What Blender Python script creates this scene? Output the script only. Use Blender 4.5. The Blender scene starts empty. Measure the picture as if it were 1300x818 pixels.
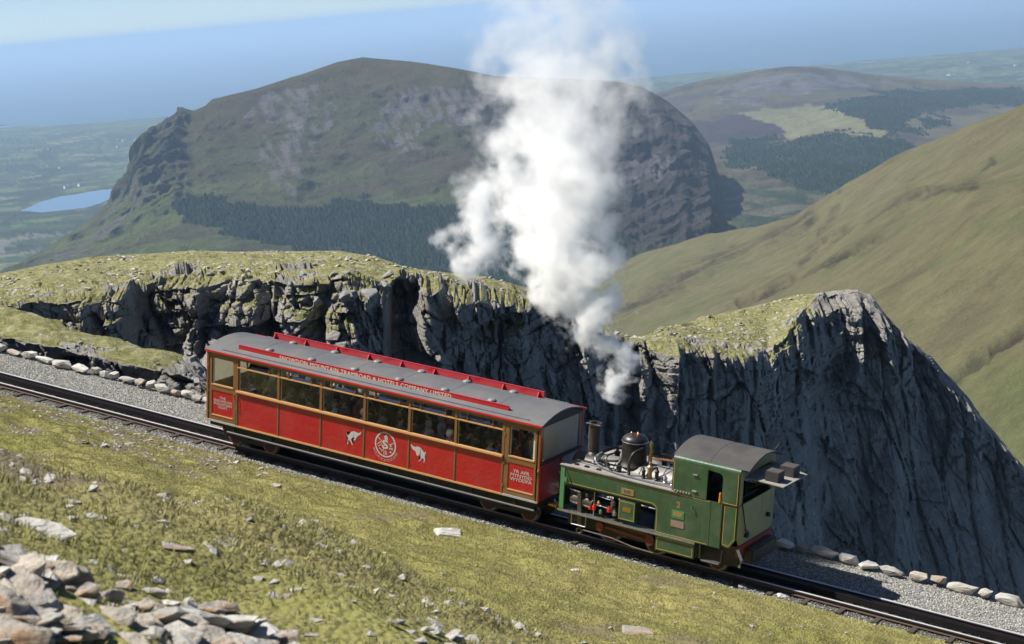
import bpy, bmesh, math, random
import numpy as np
from mathutils import Matrix, Vector, Euler
# ---------------------------------------------------------------- camera, sky, sun, exposure
sc = bpy.context.scene
SLOPE = math.radians(9.0)                      # the rack railway's gradient (about 1 in 6.3)
cs, sn = math.cos(SLOPE), math.sin(SLOPE)
K2W = np.array([[cs, 0, sn], [0, 1, 0], [-sn, 0, cs]])   # track frame (x down the line, y across, z off the rails) to world
FPX, CX, CY = 2528.0, 650.0, 409.0             # 70 mm lens, photograph pixels
RM = np.array([[0.8388360659, 0.5431199073, 0.0454098013],
               [0.1684053984, -0.1791469040, -0.9694216998],
               [-0.5183837153, 0.8203001908, -0.2419953883]])
CAMK = np.array([36.44738, -42.63720, 17.68777])
CAM = K2W @ CAMK
AX = K2W @ RM.T                                # columns: right, down, forward in world
RIGHT, DOWN, FWD = AX[:, 0], AX[:, 1], AX[:, 2]
cd = bpy.data.cameras.new('camera'); cam = bpy.data.objects.new('camera', cd); sc.collection.objects.link(cam)
cd.lens = 70.0; cd.sensor_width = 36.0; cd.clip_start = 0.5; cd.clip_end = 400000.0
m4 = Matrix.Identity(4)
for i in range(3):
    m4[i][0] = RIGHT[i]; m4[i][1] = -DOWN[i]; m4[i][2] = -FWD[i]; m4[i][3] = CAM[i]
cam.matrix_world = m4; sc.camera = cam
cd.dof.use_dof = True; cd.dof.focus_distance = 56.0; cd.dof.aperture_fstop = 5.6
SUN_TRAVEL = Vector(K2W @ np.array([0.82, 0.33, -1.0])).normalized()
sun_el = math.asin(-SUN_TRAVEL.z)
sun_rot = math.atan2(-SUN_TRAVEL.x, -SUN_TRAVEL.y)
world = bpy.data.worlds.new('World'); sc.world = world; world.use_nodes = True
wn = world.node_tree.nodes; wl = world.node_tree.links
bg = wn['Background']; sky = wn.new('ShaderNodeTexSky'); sky.sky_type = 'NISHITA'
sky.sun_disc = False; sky.sun_elevation = sun_el; sky.sun_rotation = sun_rot
sky.altitude = 1500; sky.air_density = 0.5; sky.dust_density = 0.35; sky.ozone_density = 1.5
wl.new(sky.outputs[0], bg.inputs[0]); bg.inputs[1].default_value = 0.068
sl = bpy.data.lights.new('sun', 'SUN'); so = bpy.data.objects.new('sun', sl); sc.collection.objects.link(so)
sl.energy = 5.0; sl.angle = math.radians(0.5); sl.color = (1.0, 0.955, 0.88)
so.rotation_mode = 'QUATERNION'; so.rotation_quaternion = SUN_TRAVEL.to_track_quat('-Z', 'Y'); so.location = (0, 0, 60)
sc.view_settings.view_transform = 'Standard'; sc.view_settings.look = 'None'
sc.view_settings.exposure = 0.82; sc.view_settings.gamma = 1.0; sc.view_settings.use_curve_mapping = False
sc.render.engine = 'CYCLES'
cy = sc.cycles
cy.use_denoising = True; cy.max_bounces = 16; cy.diffuse_bounces = 2; cy.glossy_bounces = 3
cy.transmission_bounces = 4; cy.transparent_max_bounces = 16; cy.volume_bounces = 14; cy.use_adaptive_sampling = True; cy.adaptive_threshold = 0.02
cy.volume_step_rate = 1.0; cy.volume_max_steps = 256; cy.sample_clamp_indirect = 6.0

# ---------------------------------------------------------------- helpers
C = sc.collection
rng = np.random.default_rng(7)
random.seed(7)
PERM = np.random.default_rng(3).permutation(256); PERM = np.concatenate([PERM, PERM, PERM])
GR = np.random.default_rng(4).normal(size=(256, 3)); GR /= np.linalg.norm(GR, axis=1)[:, None]
RND = np.random.default_rng(5).random((256, 6))
def hsh(i, j, k):
    return PERM[PERM[PERM[i & 255] + (j & 255)] + (k & 255)]
def perlin(P):
    P = np.asarray(P, float); I = np.floor(P).astype(int); F = P - I
    U = F * F * F * (F * (F * 6 - 15) + 10); out = 0
    for a in (0, 1):
        for b in (0, 1):
            for c in (0, 1):
                g = GR[hsh(I[..., 0] + a, I[..., 1] + b, I[..., 2] + c)]
                d = (g * (F - np.array([a, b, c]))).sum(-1)
                w = (U[..., 0] if a else 1 - U[..., 0]) * (U[..., 1] if b else 1 - U[..., 1]) * (U[..., 2] if c else 1 - U[..., 2])
                out = out + d * w
    return out * 1.6
def fbm(P, o=4, gain=0.5):
    P = np.asarray(P, float); s = 0; a = 1.0
    for _ in range(o):
        s = s + a * perlin(P); P = P * 2.03 + 17.3; a *= gain
    return s
def ridged(P, o=4):
    P = np.asarray(P, float); s = 0; a = 1.0
    for _ in range(o):
        s = s + a * (1 - 2 * np.abs(perlin(P))); P = P * 2.07 + 9.1; a *= 0.5
    return s
def worley(P):
    """F1, F2, hash id and vector to the nearest cell point."""
    P = np.asarray(P, float); I = np.floor(P).astype(int)
    f1 = np.full(P.shape[:-1], 9.0); f2 = f1.copy(); hid = np.zeros(P.shape[:-1], int); vec = np.zeros_like(P)
    for a in (-1, 0, 1):
        for b in (-1, 0, 1):
            for c in (-1, 0, 1):
                h = hsh(I[..., 0] + a, I[..., 1] + b, I[..., 2] + c)
                q = I + np.array([a, b, c]) + RND[h][..., :3]
                v = P - q; d = np.sqrt((v * v).sum(-1))
                n = d < f1
                f2 = np.where(n, f1, np.minimum(f2, d)); f1 = np.where(n, d, f1)
                hid = np.where(n, h, hid); vec = np.where(n[..., None], v, vec)
    return f1, f2, hid, vec
def facets(P):
    """Tilted planar facets: broken, blocky rock relief in -1..1 with recessed cracks."""
    f1, f2, h, v = worley(P)
    t = (RND[h][..., 3:6] - 0.5) * 2
    return (RND[h][..., 3] - 0.5) * 1.2 + (v * t).sum(-1) * 0.9 - np.clip(0.12 - (f2 - f1), 0, 1) * 3.0
def sstep(a, b, x):
    t = np.clip((x - a) / (b - a), 0, 1); return t * t * (3 - 2 * t)
def px_dir(u, v):
    u = np.asarray(u, float); v = np.asarray(v, float)
    q = np.stack([(u - CX) / FPX, (v - CY) / FPX, np.ones_like(u)], -1)
    return q @ AX.T
def px_at(u, v, d):
    return CAM + px_dir(u, v) * np.asarray(d, float)[..., None]
def to_px(P):
    q = (np.asarray(P) - CAM) @ AX
    return CX + FPX * q[..., 0] / q[..., 2], CY + FPX * q[..., 1] / q[..., 2]
def kw(x, y, z): return K2W @ np.array([x, y, z], float)
def tag(o, label=None, cat=None, group=None, kind=None):
    if label: o['label'] = label
    if cat: o['category'] = cat
    if group: o['group'] = group
    if kind: o['kind'] = kind
    return o
def link(name, me, mat=None, parent=None):
    o = bpy.data.objects.new(name, me); C.objects.link(o)
    if mat is not None:
        for q in (mat if isinstance(mat, (list, tuple)) else [mat]): me.materials.append(q)
    if parent is not None: o.parent = parent
    return o
def empty(name, loc=(0, 0, 0), rot=(0, 0, 0)):
    o = bpy.data.objects.new(name, None); C.objects.link(o); o.location = loc; o.rotation_euler = rot
    o.empty_display_size = 0.3
    return o
def grid_mesh(name, P, smooth=True, flip=False, attrs=None, cols=None):
    n, m = P.shape[:2]
    i = np.arange(n * m).reshape(n, m)
    q = np.stack([i[:-1, :-1], i[1:, :-1], i[1:, 1:], i[:-1, 1:]], -1).reshape(-1, 4)
    if flip: q = q[:, ::-1]
    me = bpy.data.meshes.new(name)
    me.vertices.add(n * m); me.vertices.foreach_set('co', P.astype(np.float32).ravel())
    me.loops.add(q.size); me.loops.foreach_set('vertex_index', q.astype(np.int32).ravel())
    me.polygons.add(len(q)); me.polygons.foreach_set('loop_start', np.arange(0, q.size, 4, dtype=np.int32))
    me.polygons.foreach_set('loop_total', np.full(len(q), 4, np.int32))
    me.polygons.foreach_set('use_smooth', np.full(len(q), smooth))
    for k, a in (attrs or {}).items():
        at = me.attributes.new(k, 'FLOAT', 'POINT'); at.data.foreach_set('value', np.asarray(a, np.float32).ravel())
    if cols is not None:
        at = me.attributes.new('Col', 'FLOAT_COLOR', 'POINT')
        cc = np.concatenate([cols, np.ones(cols.shape[:-1] + (1,))], -1)
        at.data.foreach_set('color', cc.astype(np.float32).ravel())
    me.update(); me.validate()
    return me
def poly_mask(u, v, pts):
    """1 inside the polygon pts (pixels)."""
    inside = np.zeros(u.shape, bool); n = len(pts); j = n - 1
    for i in range(n):
        xi, yi = pts[i]; xj, yj = pts[j]
        c = ((yi > v) != (yj > v)) & (u < (xj - xi) * (v - yi) / (yj - yi + 1e-9) + xi)
        inside ^= c; j = i
    return inside
# ---- node helper
class N:
    def __init__(s, name):
        s.m = bpy.data.materials.new(name); s.m.use_nodes = True
        s.t = s.m.node_tree; s.n = s.t.nodes; s.l = s.t.links
        s.b = s.n.get('Principled BSDF'); s.out = s.n.get('Material Output')
    def new(s, t, **k):
        n = s.n.new(t)
        for a, b in k.items(): setattr(n, a, b)
        return n
    def put(s, inp, val):
        if isinstance(val, bpy.types.NodeSocket): s.l.new(val, inp)
        else:
            if isinstance(val, (tuple, list)) and len(val) == 3 and inp.type == 'RGBA': val = (*val, 1)
            inp.default_value = val
    def coord(s, kind='Object'): return s.new('ShaderNodeTexCoord').outputs[kind]
    def mapping(s, vec, scale=(1, 1, 1), rot=(0, 0, 0)):
        n = s.new('ShaderNodeMapping'); s.put(n.inputs[0], vec); n.inputs['Scale'].default_value = scale; n.inputs['Rotation'].default_value = rot
        return n.outputs[0]
    def noise(s, vec, scale, detail=6, rough=0.6, out='Fac', dist=0.0):
        n = s.new('ShaderNodeTexNoise'); s.put(n.inputs['Vector'], vec); n.inputs['Scale'].default_value = scale
        n.inputs['Detail'].default_value = detail; n.inputs['Roughness'].default_value = rough; n.inputs['Distortion'].default_value = dist
        return n.outputs[out]
    def voro(s, vec, scale, feat='F1', out='Distance'):
        n = s.new('ShaderNodeTexVoronoi'); n.feature = feat; s.put(n.inputs['Vector'], vec); n.inputs['Scale'].default_value = scale
        return n.outputs[out]
    def ramp(s, fac, stops):
        n = s.new('ShaderNodeValToRGB'); s.put(n.inputs[0], fac); e = n.color_ramp.elements
        while len(e) < len(stops): e.new(0.5)
        for q, (p, c) in zip(e, stops):
            q.position = p; q.color = (c, c, c, 1) if isinstance(c, (int, float)) else (*c, 1)
        return n.outputs[0]
    def mix(s, f, a, b, mode='MIX'):
        n = s.new('ShaderNodeMix'); n.data_type = 'RGBA'; n.blend_type = mode
        s.put(n.inputs[0], f); s.put(n.inputs[6], a); s.put(n.inputs[7], b)
        return n.outputs[2]
    def math(s, op, a, b=0.0, c=0.0):
        n = s.new('ShaderNodeMath'); n.operation = op
        s.put(n.inputs[0], a); s.put(n.inputs[1], b); s.put(n.inputs[2], c)
        return n.outputs[0]
    def attr(s, name, out='Fac'):
        n = s.new('ShaderNodeAttribute'); n.attribute_name = name; return n.outputs[out]
    def bump(s, h, strength=0.3, dist=0.05):
        n = s.new('ShaderNodeBump'); s.put(n.inputs['Height'], h); n.inputs['Strength'].default_value = strength; n.inputs['Distance'].default_value = dist
        s.l.new(n.outputs[0], s.b.inputs['Normal']); return n
    def base(s, col, rough=0.7, metal=0.0, spec=0.5):
        s.put(s.b.inputs['Base Color'], col); s.put(s.b.inputs['Roughness'], rough); s.put(s.b.inputs['Metallic'], metal)
        s.put(s.b.inputs['Specular IOR Level'], spec); return s.m
def plain(name, col, rough=0.5, metal=0.0, var=0.12, scale=6.0, spec=0.5, dirt=None, bump=0.0):
    n = N(name); co = n.coord(); f = n.noise(co, scale, 5)
    c = n.mix(f, tuple(x * (1 - var) for x in col), tuple(min(1, x * (1 + var)) for x in col))
    if dirt:
        g = n.ramp(n.noise(co, scale * 0.45, 7, 0.7), [(0.45, 0.0), (0.72, 1.0)])
        c = n.mix(n.math('MULTIPLY', g, dirt[1]), c, dirt[0])
    if bump: n.bump(n.noise(co, scale * 4, 4), bump, 0.02)
    r = n.math('MULTIPLY_ADD', f, 0.25, rough - 0.12)
    return n.base(c, r, metal, spec)
def gn_scatter(name, me, mat, surface, attr, density, smin, smax, seed=0, align=0.0, tilt=0.3, sinkz=0.0, dist_min=None, kind='stuff', parent=None):
    """One 'stuff' object: copies of its own mesh scattered over a surface where the attribute allows it."""
    o = link(name, me, mat, parent); tag(o, kind=kind)
    g = bpy.data.node_groups.new(name + '_scatter', 'GeometryNodeTree')
    g.interface.new_socket('Geometry', in_out='INPUT', socket_type='NodeSocketGeometry')
    g.interface.new_socket('Geometry', in_out='OUTPUT', socket_type='NodeSocketGeometry')
    nn = g.nodes; ll = g.links
    gi = nn.new('NodeGroupInput'); go = nn.new('NodeGroupOutput')
    oi = nn.new('GeometryNodeObjectInfo'); oi.transform_space = 'RELATIVE'; oi.inputs['Object'].default_value = surface
    dp = nn.new('GeometryNodeDistributePointsOnFaces'); ll.new(oi.outputs['Geometry'], dp.inputs['Mesh'])
    na = nn.new('GeometryNodeInputNamedAttribute'); na.data_type = 'FLOAT'; na.inputs['Name'].default_value = attr
    mu = nn.new('ShaderNodeMath'); mu.operation = 'MULTIPLY'; ll.new(na.outputs['Attribute'], mu.inputs[0]); mu.inputs[1].default_value = density
    ll.new(mu.outputs[0], dp.inputs['Density']); dp.inputs['Seed'].default_value = seed
    ip = nn.new('GeometryNodeInstanceOnPoints'); ll.new(dp.outputs['Points'], ip.inputs['Points']); ll.new(gi.outputs[0], ip.inputs['Instance'])
    rv = nn.new('FunctionNodeRandomValue'); rv.data_type = 'FLOAT_VECTOR'
    rv.inputs['Min'].default_value = (-tilt, -tilt, 0); rv.inputs['Max'].default_value = (tilt, tilt, 6.283)
    if align:
        ar = nn.new('FunctionNodeAlignRotationToVector'); ar.axis = 'Z'; ll.new(dp.outputs['Normal'], ar.inputs['Vector']); ar.inputs['Factor'].default_value = align
        ro = nn.new('FunctionNodeRotateRotation'); ro.rotation_space = 'LOCAL'
        ll.new(ar.outputs[0], ro.inputs[0]); ll.new(rv.outputs[0], ro.inputs[1]); ll.new(ro.outputs[0], ip.inputs['Rotation'])
    else:
        ll.new(rv.outputs[0], ip.inputs['Rotation'])
    rs = nn.new('FunctionNodeRandomValue'); rs.data_type = 'FLOAT'
    rs.inputs[2].default_value = smin; rs.inputs[3].default_value = smax; rs.inputs['Seed'].default_value = 5
    ll.new(rs.outputs[1], ip.inputs['Scale'])
    ll.new(ip.outputs[0], go.inputs[0])
    md = o.modifiers.new('scatter', 'NODES'); md.node_group = g
    return o
# ---------------------------------------------------------------- far land
CZ = CAM[2]
SEA = CZ - 840.0
def loft(rows, us, steps, smooth=True):
    """Rows of (u, v, distance) control points, from back to front, resampled to shared columns and interpolated."""
    R = []
    for r in rows:
        r = np.array(r, float)
        v = np.interp(us, r[:, 0], r[:, 1]); d = np.exp(np.interp(us, r[:, 0], np.log(r[:, 2])))
        R.append(px_at(us, v, d))
    R = np.array(R); out = []
    for i in range(len(R) - 1):
        n = steps[i]; ts = np.linspace(0, 1, n, endpoint=False)
        a, b = R[i], R[i + 1]
        if smooth:
            p0 = R[i - 1] if i > 0 else 2 * a - b
            p3 = R[i + 2] if i + 2 < len(R) else 2 * b - a
            for t in ts:
                w0 = -t ** 3 + 2 * t * t - t; w1 = 3 * t ** 3 - 5 * t * t + 2; w2 = -3 * t ** 3 + 4 * t * t + t; w3 = t ** 3 - t * t
                out.append(0.5 * (w0 * p0 + w1 * a + w2 * b + w3 * p3))
        else:
            for t in ts: out.append(a + (b - a) * t)
    out.append(R[-1])
    return np.array(out)
def land_mat(name, bump=0.6, bscale=0.02, var=0.35):
    n = N(name); co = n.coord()
    f = n.noise(co, bscale, 8, 0.65); f2 = n.noise(co, bscale * 9, 6, 0.65)
    k = n.math('MULTIPLY_ADD', n.math('ADD', n.ramp(f, [(0.3, 0.0), (0.7, 1.0)]), n.ramp(f2, [(0.32, 0.0), (0.68, 1.0)])), var, 1 - var)
    f3 = n.noise(n.mapping(co, (1, 1, 0.5)), bscale * 34, 4, 0.7); k = n.math('MULTIPLY', k, n.math('MULTIPLY_ADD', n.ramp(f3, [(0.3, 0.0), (0.7, 1.0)]), 0.5, 0.75))
    c = n.mix(1.0, n.attr('Col', 'Color'), k, 'MULTIPLY')
    n.bump(n.math('ADD', f2, f), bump, 0.35 / bscale)
    return n.base(c, 0.95, 0, 0.1)
def paint(cols, m, c, k=1.0):
    w = (np.asarray(m, float) * k)[..., None]
    cols[:] = cols * (1 - w) + np.array(c) * w
LIM = (0.085, 0.10, 0.028)      # hill pasture
def blur_edge(u, v, s, amp):    # ragged edges for land cover: move the sampling point by world noise
    a = fbm(s, 4); b = fbm(s + 31.7, 4)
    return u + a * amp, v + b * amp * 0.6
# -- lowland reaching the coast, and the sea beyond it
def polar(us, rs, zf):
    d = px_dir(us, np.full_like(us, 100.0)); d = d[:, :2] / np.linalg.norm(d[:, :2], axis=1)[:, None]
    P = np.zeros((len(rs), len(us), 3))
    P[..., 0] = CAM[0] + rs[:, None] * d[None, :, 0]; P[..., 1] = CAM[1] + rs[:, None] * d[None, :, 1]
    P[..., 2] = zf(P)
    return P
us = np.concatenate([np.linspace(-900, -60, 30)[:-1], np.linspace(-60, 340, 300)[:-1], np.linspace(340, 770, 30)[:-1], np.linspace(770, 1340, 300)[:-1], np.linspace(1340, 2300, 30)])
COAST_U = [-900, 0, 60, 200, 320, 800, 900, 1000, 1100, 1200, 1300, 2300]
COAST_V = [190, 150, 152, 148, 140, 101, 92, 87, 78, 70, 62, -10]
cv = np.interp(us, COAST_U, COAST_V)
cdir = px_dir(us, cv); coast_r = (SEA - CZ) / cdir[:, 2] * np.linalg.norm(cdir[:, :2], axis=1)
coast_r = np.clip(coast_r, 12000, 34000)
ts = np.linspace(0, 1, 240)
dh = cdir[:, :2] / np.linalg.norm(cdir[:, :2], axis=1)[:, None]
P = np.zeros((len(ts), len(us), 3))
rr = 3000 * (coast_r[None, :] / 3000) ** ts[:, None]
P[..., 0] = CAM[0] + rr * dh[None, :, 0]; P[..., 1] = CAM[1] + rr * dh[None, :, 1]
Q = P.copy(); Q[..., 2] = 0
base = np.interp(rr.ravel(), [3000, 6000, 9500, 14000, 22000, 34000], [-715, -715, -742, -780, -828, -832]).reshape(rr.shape)
hills = np.maximum(fbm(Q / 2600.0, 4), -0.25) * 46 + fbm(Q / 500.0, 3) * 7
edge = 1 - sstep(0.9, 1.0, ts)[:, None] * np.ones_like(rr)
tu, tv = to_px(np.concatenate([P[..., :2], (CZ + base)[..., None]], -1))
LAKE = [(18, 274), (40, 262), (60, 254), (95, 246), (150, 238), (158, 246), (128, 258), (90, 266), (50, 271)]
lk = poly_mask(tu, tv, LAKE)
near_lake = np.exp(-(((tu - 85) / 95) ** 2 + ((tv - 256) / 24) ** 2))
P[..., 2] = CZ + base + hills * edge * (1 - 0.97 * np.clip(near_lake * 1.6, 0, 1)) - (1 - edge) * 20
Lu, Lv = to_px(P)
Qw = Q + np.stack([fbm(Q / 500.0, 3) * 90, fbm(Q / 500.0 + 9, 3) * 90, Q[..., 2]], -1); f1, f2, hid, vec = worley(Qw / np.array([150.0, 190.0, 1]))
fld = RND[hid][..., 4]; hedge = (f2 - f1) < 0.09
cols = np.zeros(P.shape); cols[:] = (0.045, 0.062, 0.024)
paint(cols, fld > 0.62, (0.085, 0.112, 0.042)); paint(cols, fld < 0.32, (0.036, 0.044, 0.026)); paint(cols, (fld > 0.44) & (fld < 0.5), (0.14, 0.13, 0.07))
woods = sstep(-0.05, 0.2, fbm(Q / 330.0 + 40, 4) + 0.5 * fbm(Q / 1800.0 + 7, 2)); paint(cols, woods, (0.018, 0.027, 0.015), 0.95)
paint(cols, hedge, (0.03, 0.045, 0.02), 0.8)
town = (fbm(Q / 1200.0 + 90, 3) > 0.5) & (fbm(Q / 120.0 + 4, 2) > 0.15); paint(cols, town, (0.17, 0.16, 0.155), 0.6)
P[..., 2] += woods * (6 + 10 * fbm(Q / 60.0, 2)) * edge * (1 - np.clip(near_lake * 1.6, 0, 1))
lowland = link('lowland', grid_mesh('lowland', P, flip=True, cols=cols), land_mat('lowland_ground', 0.5, 0.01)); tag(lowland, kind='structure')
# sea: one sheet to the horizon
n = N('sea_water'); co = n.coord(); w = n.noise(co, 0.004, 6, 0.7)
n.bump(w, 0.25, 30.0); sea_m = n.base(n.mix(n.noise(co, 0.0002, 4), (0.012, 0.04, 0.075), (0.018, 0.055, 0.095)), 0.32, 0.0, 0.5)
a = np.linspace(0, 2 * np.pi, 181); rs = np.array([1.0, 3000, 9000, 14000, 20000, 28000, 40000, 60000, 90000, 120000])
P = np.zeros((len(rs), len(a), 3)); P[..., 0] = CAM[0] + rs[:, None] * np.cos(a); P[..., 1] = CAM[1] + rs[:, None] * np.sin(a); P[..., 2] = SEA
sea = link('sea', grid_mesh('sea', P), sea_m); tag(sea, kind='structure')
# lake in the valley
n = N('lake_water'); co = n.coord(); n.bump(n.noise(co, 0.02, 5), 0.12, 2.0)
lake_m = n.base((0.03, 0.075, 0.14), 0.12, 0.0, 0.5)
def sheet(name, pts, z, mat):
    v = [tuple(CAM + d * ((z - CZ) / d[2])) for d in (px_dir(u, q) for u, q in pts)]
    me = bpy.data.meshes.new(name); me.from_pydata(v, [], [tuple(range(len(v)))]); me.update()
    me.flip_normals() if me.polygons[0].normal.z < 0 else None
    return tag(link(name, me, mat), kind='structure')
LAKE_D = [(18, 272), (30, 266), (40, 262), (52, 256), (60, 254), (78, 249), (95, 247), (122, 242), (150, 239), (160, 244), (128, 258), (112, 263), (90, 266), (70, 268), (50, 270)]
sheet('lake', LAKE_D, CZ - 738.0, lake_m)
sheet('lake', [(740, 334), (770, 318), (800, 321), (825, 318), (800, 332), (780, 345)], CZ - 600.0, lake_m)

# -- the great mountain across the valley
us = np.linspace(-40, 1010, 620)
crest = [(-40, 362), (0, 350), (30, 336), (60, 318), (110, 286), (150, 250), (168, 232), (174, 214), (182, 200), (192, 186), (205, 176), (228, 151), (262, 136), (270, 128), (330, 113), (390, 94), (430, 80), (462, 74), (520, 79), (580, 88), (630, 98), (700, 101), (760, 103), (790, 106), (820, 114), (850, 132), (880, 158), (900, 186), (912, 222), (918, 262), (930, 290), (1010, 310)]
cdep = lambda u: np.interp(u, [-40, 30, 170, 460, 800, 900, 930, 1010], [5600, 5500, 5700, 6000, 5600, 5200, 5000, 4800])
row = lambda dv, kd: [(u, v + (dv(u) if callable(dv) else dv), cdep(u) * kd) for u, v in crest]
back = [(u, v + 45, cdep(u) * 1.25) for u, v in crest]
mid = lambda f, kd: [(u, v + (np.interp(u, [-40, 150, 460, 800, 920, 1010], [372, 360, 352, 345, 325, 325]) - v) * f, cdep(u) * kd) for u, v in crest]
rows = [back, row(0, 1.0), mid(0.10, 0.95), mid(0.36, 0.885), mid(0.68, 0.80), mid(1.0, 0.68), mid(1.35, 0.55)]
P = loft(rows, us, [20, 26, 60, 70, 70, 40])
S = P / 1000.0
iu, iv = to_px(P); tt = np.linspace(0, 1, P.shape[0])[:, None] * np.ones(P.shape[1])
crag = np.clip(sstep(60, 40, np.abs(iu - 190)) * sstep(290, 240, iv) + sstep(760, 830, iu) * 0.9, 0, 1)
hgt = ridged(S * 2.6 + fbm(S * 2, 3)[..., None] * 0.35, 5) * 24 + fbm(S * 9, 5) * 20 + crag * (facets(S * np.array([14, 14, 7])) * 28 + ridged(S * 9, 4) * 20)
amp = np.maximum(sstep(0.07, 0.26, tt) * 0.92 + 0.08, crag * (iu < 400) * sstep(0.03, 0.07, tt) * 1.1)
gul = fbm(np.stack([iu / 26.0, iv / 160.0, tt * 0 + 3], -1), 4) * 30 * sstep(0.1, 0.3, tt)
dirn = -FWD.copy(); dirn[2] = 0.55; dirn /= np.linalg.norm(dirn)
P = P + (hgt * amp + gul * (0.15 + crag))[..., None] * dirn
iu, iv = to_px(P); bu, bv = blur_edge(iu, iv, S * 5.0, 26)
cols = np.zeros(P.shape); cols[:] = (0.068, 0.070, 0.030)
brown = sstep(-0.1, 0.35, fbm(S * 3 + 5, 5)); paint(cols, brown, (0.075, 0.06, 0.036), 0.8)
paint(cols, sstep(118, 95, iv + fbm(S * 6, 3) * 12) * 0.8, (0.085, 0.075, 0.036))
heath = sstep(215, 180, bv) * sstep(560, 640, bu) + sstep(760, 800, bu); paint(cols, np.clip(heath, 0, 1), (0.034, 0.029, 0.029), 0.9)
SCREE = [[(300, 150), (330, 125), (400, 110), (420, 130), (408, 175), (388, 185), (355, 160)], [(365, 185), (400, 160), (410, 190), (385, 230), (360, 215), (330, 175)],
         [(470, 165), (510, 110), (560, 108), (590, 120), (560, 150), (540, 165), (500, 190)], [(560, 130), (600, 105), (628, 120), (600, 160), (565, 165)], [(490, 200), (520, 180), (540, 190), (500, 212)],
         [(340, 170), (380, 250), (355, 250), (325, 190)], [(780, 210), (850, 190), (860, 230), (800, 240)]]
sm = np.zeros(iu.shape)
for s in SCREE: sm = np.maximum(sm, poly_mask(bu, bv, s))
bu3, bv3 = blur_edge(iu, iv, S * 14.0 + 40, 16)
sm = np.zeros(iu.shape)
for s in SCREE: sm = np.maximum(sm, poly_mask((bu + bu3) / 2, (bv + bv3) / 2, s))
sm = sm * np.clip(sstep(-0.3, 0.35, fbm(np.stack([iu / 13.0 - iv / 30.0, iv / 24.0, iu * 0], -1), 5) + 0.08) , 0, 1)
paint(cols, sm, (0.14, 0.128, 0.14), 0.8)
paint(cols, crag * sstep(-0.2, 0.2, fbm(S * 14, 4)), (0.062, 0.055, 0.055), 0.85)
green = sstep(205, 260, bv) * sstep(640, 560, bu) + 0.0; paint(cols, green * sstep(-0.3, 0.2, fbm(S * 4 + 9, 4)), (0.092, 0.112, 0.036), 0.9)
paint(cols, poly_mask(bu, bv, [(60, 330), (120, 290), (178, 228), (196, 222), (150, 290), (110, 345)]) * sstep(-.2, .1, fbm(S * 9, 3)), (0.12, 0.105, 0.105), 0.7)
WOOD = [(228, 255), (262, 250), (330, 262), (390, 268), (415, 264), (420, 255), (455, 252), (520, 258), (600, 262), (640, 270), (800, 300), (700, 380), (480, 380), (420, 340), (380, 318), (300, 300), (232, 280)]
bu2, bv2 = blur_edge(iu, iv, S * 9.0 + 3, 15)
wood = poly_mask(bu2, bv2, WOOD).astype(float); paint(cols, wood, (0.018, 0.030, 0.018))
lowgreen = sstep(300, 330, bv) * sstep(300, 420, iu) * (fbm(S * 7, 4) > 0.0); paint(cols, lowgreen * (1 - 0.6 * wood), (0.05, 0.075, 0.03), 0.7)
mountain = link('mountain', grid_mesh('mountain', P, cols=cols, attrs={'wood': wood}), land_mat('mountain_ground', 1.0, 0.02, 0.55)); tag(mountain, kind='structure')

# -- moor, quarry tips and plantations on the hills behind, to the right
us = np.linspace(700, 1500, 420)
crest = [(700, 150), (780, 135), (835, 118), (870, 108), (900, 101), (930, 96), (960, 90), (1000, 85), (1030, 85), (1080, 91), (1130, 97), (1200, 103), (1260, 106), (1300, 107), (1400, 112), (1500, 120)]
far = lambda dv, d: [(u, v + dv, d) for u, v in crest]
rows = [far(16, 12500), far(0, 9500), far(14, 9000), [(700, 200), (900, 150), (1100, 135), (1500, 160)], [(700, 260), (900, 200), (1100, 170), (1500, 200)], [(700, 330), (900, 275), (1010, 262), (1500, 290)], [(700, 400), (1500, 400)]]
ds = [None, None, None, 7800, 6500, 4600, 3200]
rows = [r if dd is None else [(u, v, dd) for u, v in r] for r, dd in zip(rows, ds)]
P = loft(rows, us, [10, 20, 40, 40, 60, 40]); S = P / 1000.0
P = P + (fbm(S * 2.2, 5) * 26 + ridged(S * 5, 3) * 6)[..., None] * np.array([0, 0, 1.0]) * sstep(0.02, 0.2, np.linspace(0, 1, P.shape[0]))[:, None, None]
iu, iv = to_px(P); bu, bv = blur_edge(iu, iv, S * 4, 8)
cols = np.zeros(P.shape); cols[:] = (0.085, 0.075, 0.045); paint(cols, sstep(-0.15, 0.2, fbm(S * 2.5, 5)), (0.055, 0.042, 0.042), 0.8)
paint(cols, poly_mask(bu, bv, [(905, 130), (920, 105), (1000, 95), (1100, 95), (1140, 110), (1060, 112), (960, 135)]) * sstep(-0.2, 0.1, fbm(S * 9, 4)), (0.105, 0.10, 0.115), 0.9)
paint(cols, poly_mask(bu, bv, [(860, 160), (940, 148), (985, 160), (1000, 176), (940, 180), (860, 178)]), (0.042, 0.032, 0.036))
paint(cols, poly_mask(bu, bv, [(940, 148), (980, 138), (1045, 132), (1090, 150), (1130, 168), (1120, 176), (1050, 170), (1000, 178), (985, 160)]), (0.16, 0.155, 0.085))
paint(cols, poly_mask(bu, bv, [(1130, 150), (1300, 138), (1300, 175), (1180, 178), (1150, 165)]), (0.10, 0.09, 0.06))
paint(cols, sstep(120, 106, bv) * sstep(1100, 1180, bu), (0.11, 0.10, 0.055), 0.7)
paint(cols, poly_mask(bu, bv, [(905, 225), (1000, 240), (1080, 255), (1020, 300), (930, 300), (890, 290)]), (0.045, 0.056, 0.028))
paint(cols, sstep(205, 235, bv) * sstep(-0.1, 0.15, fbm(S * 11 + 2, 4)), (0.024, 0.036, 0.02), 0.85)
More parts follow.
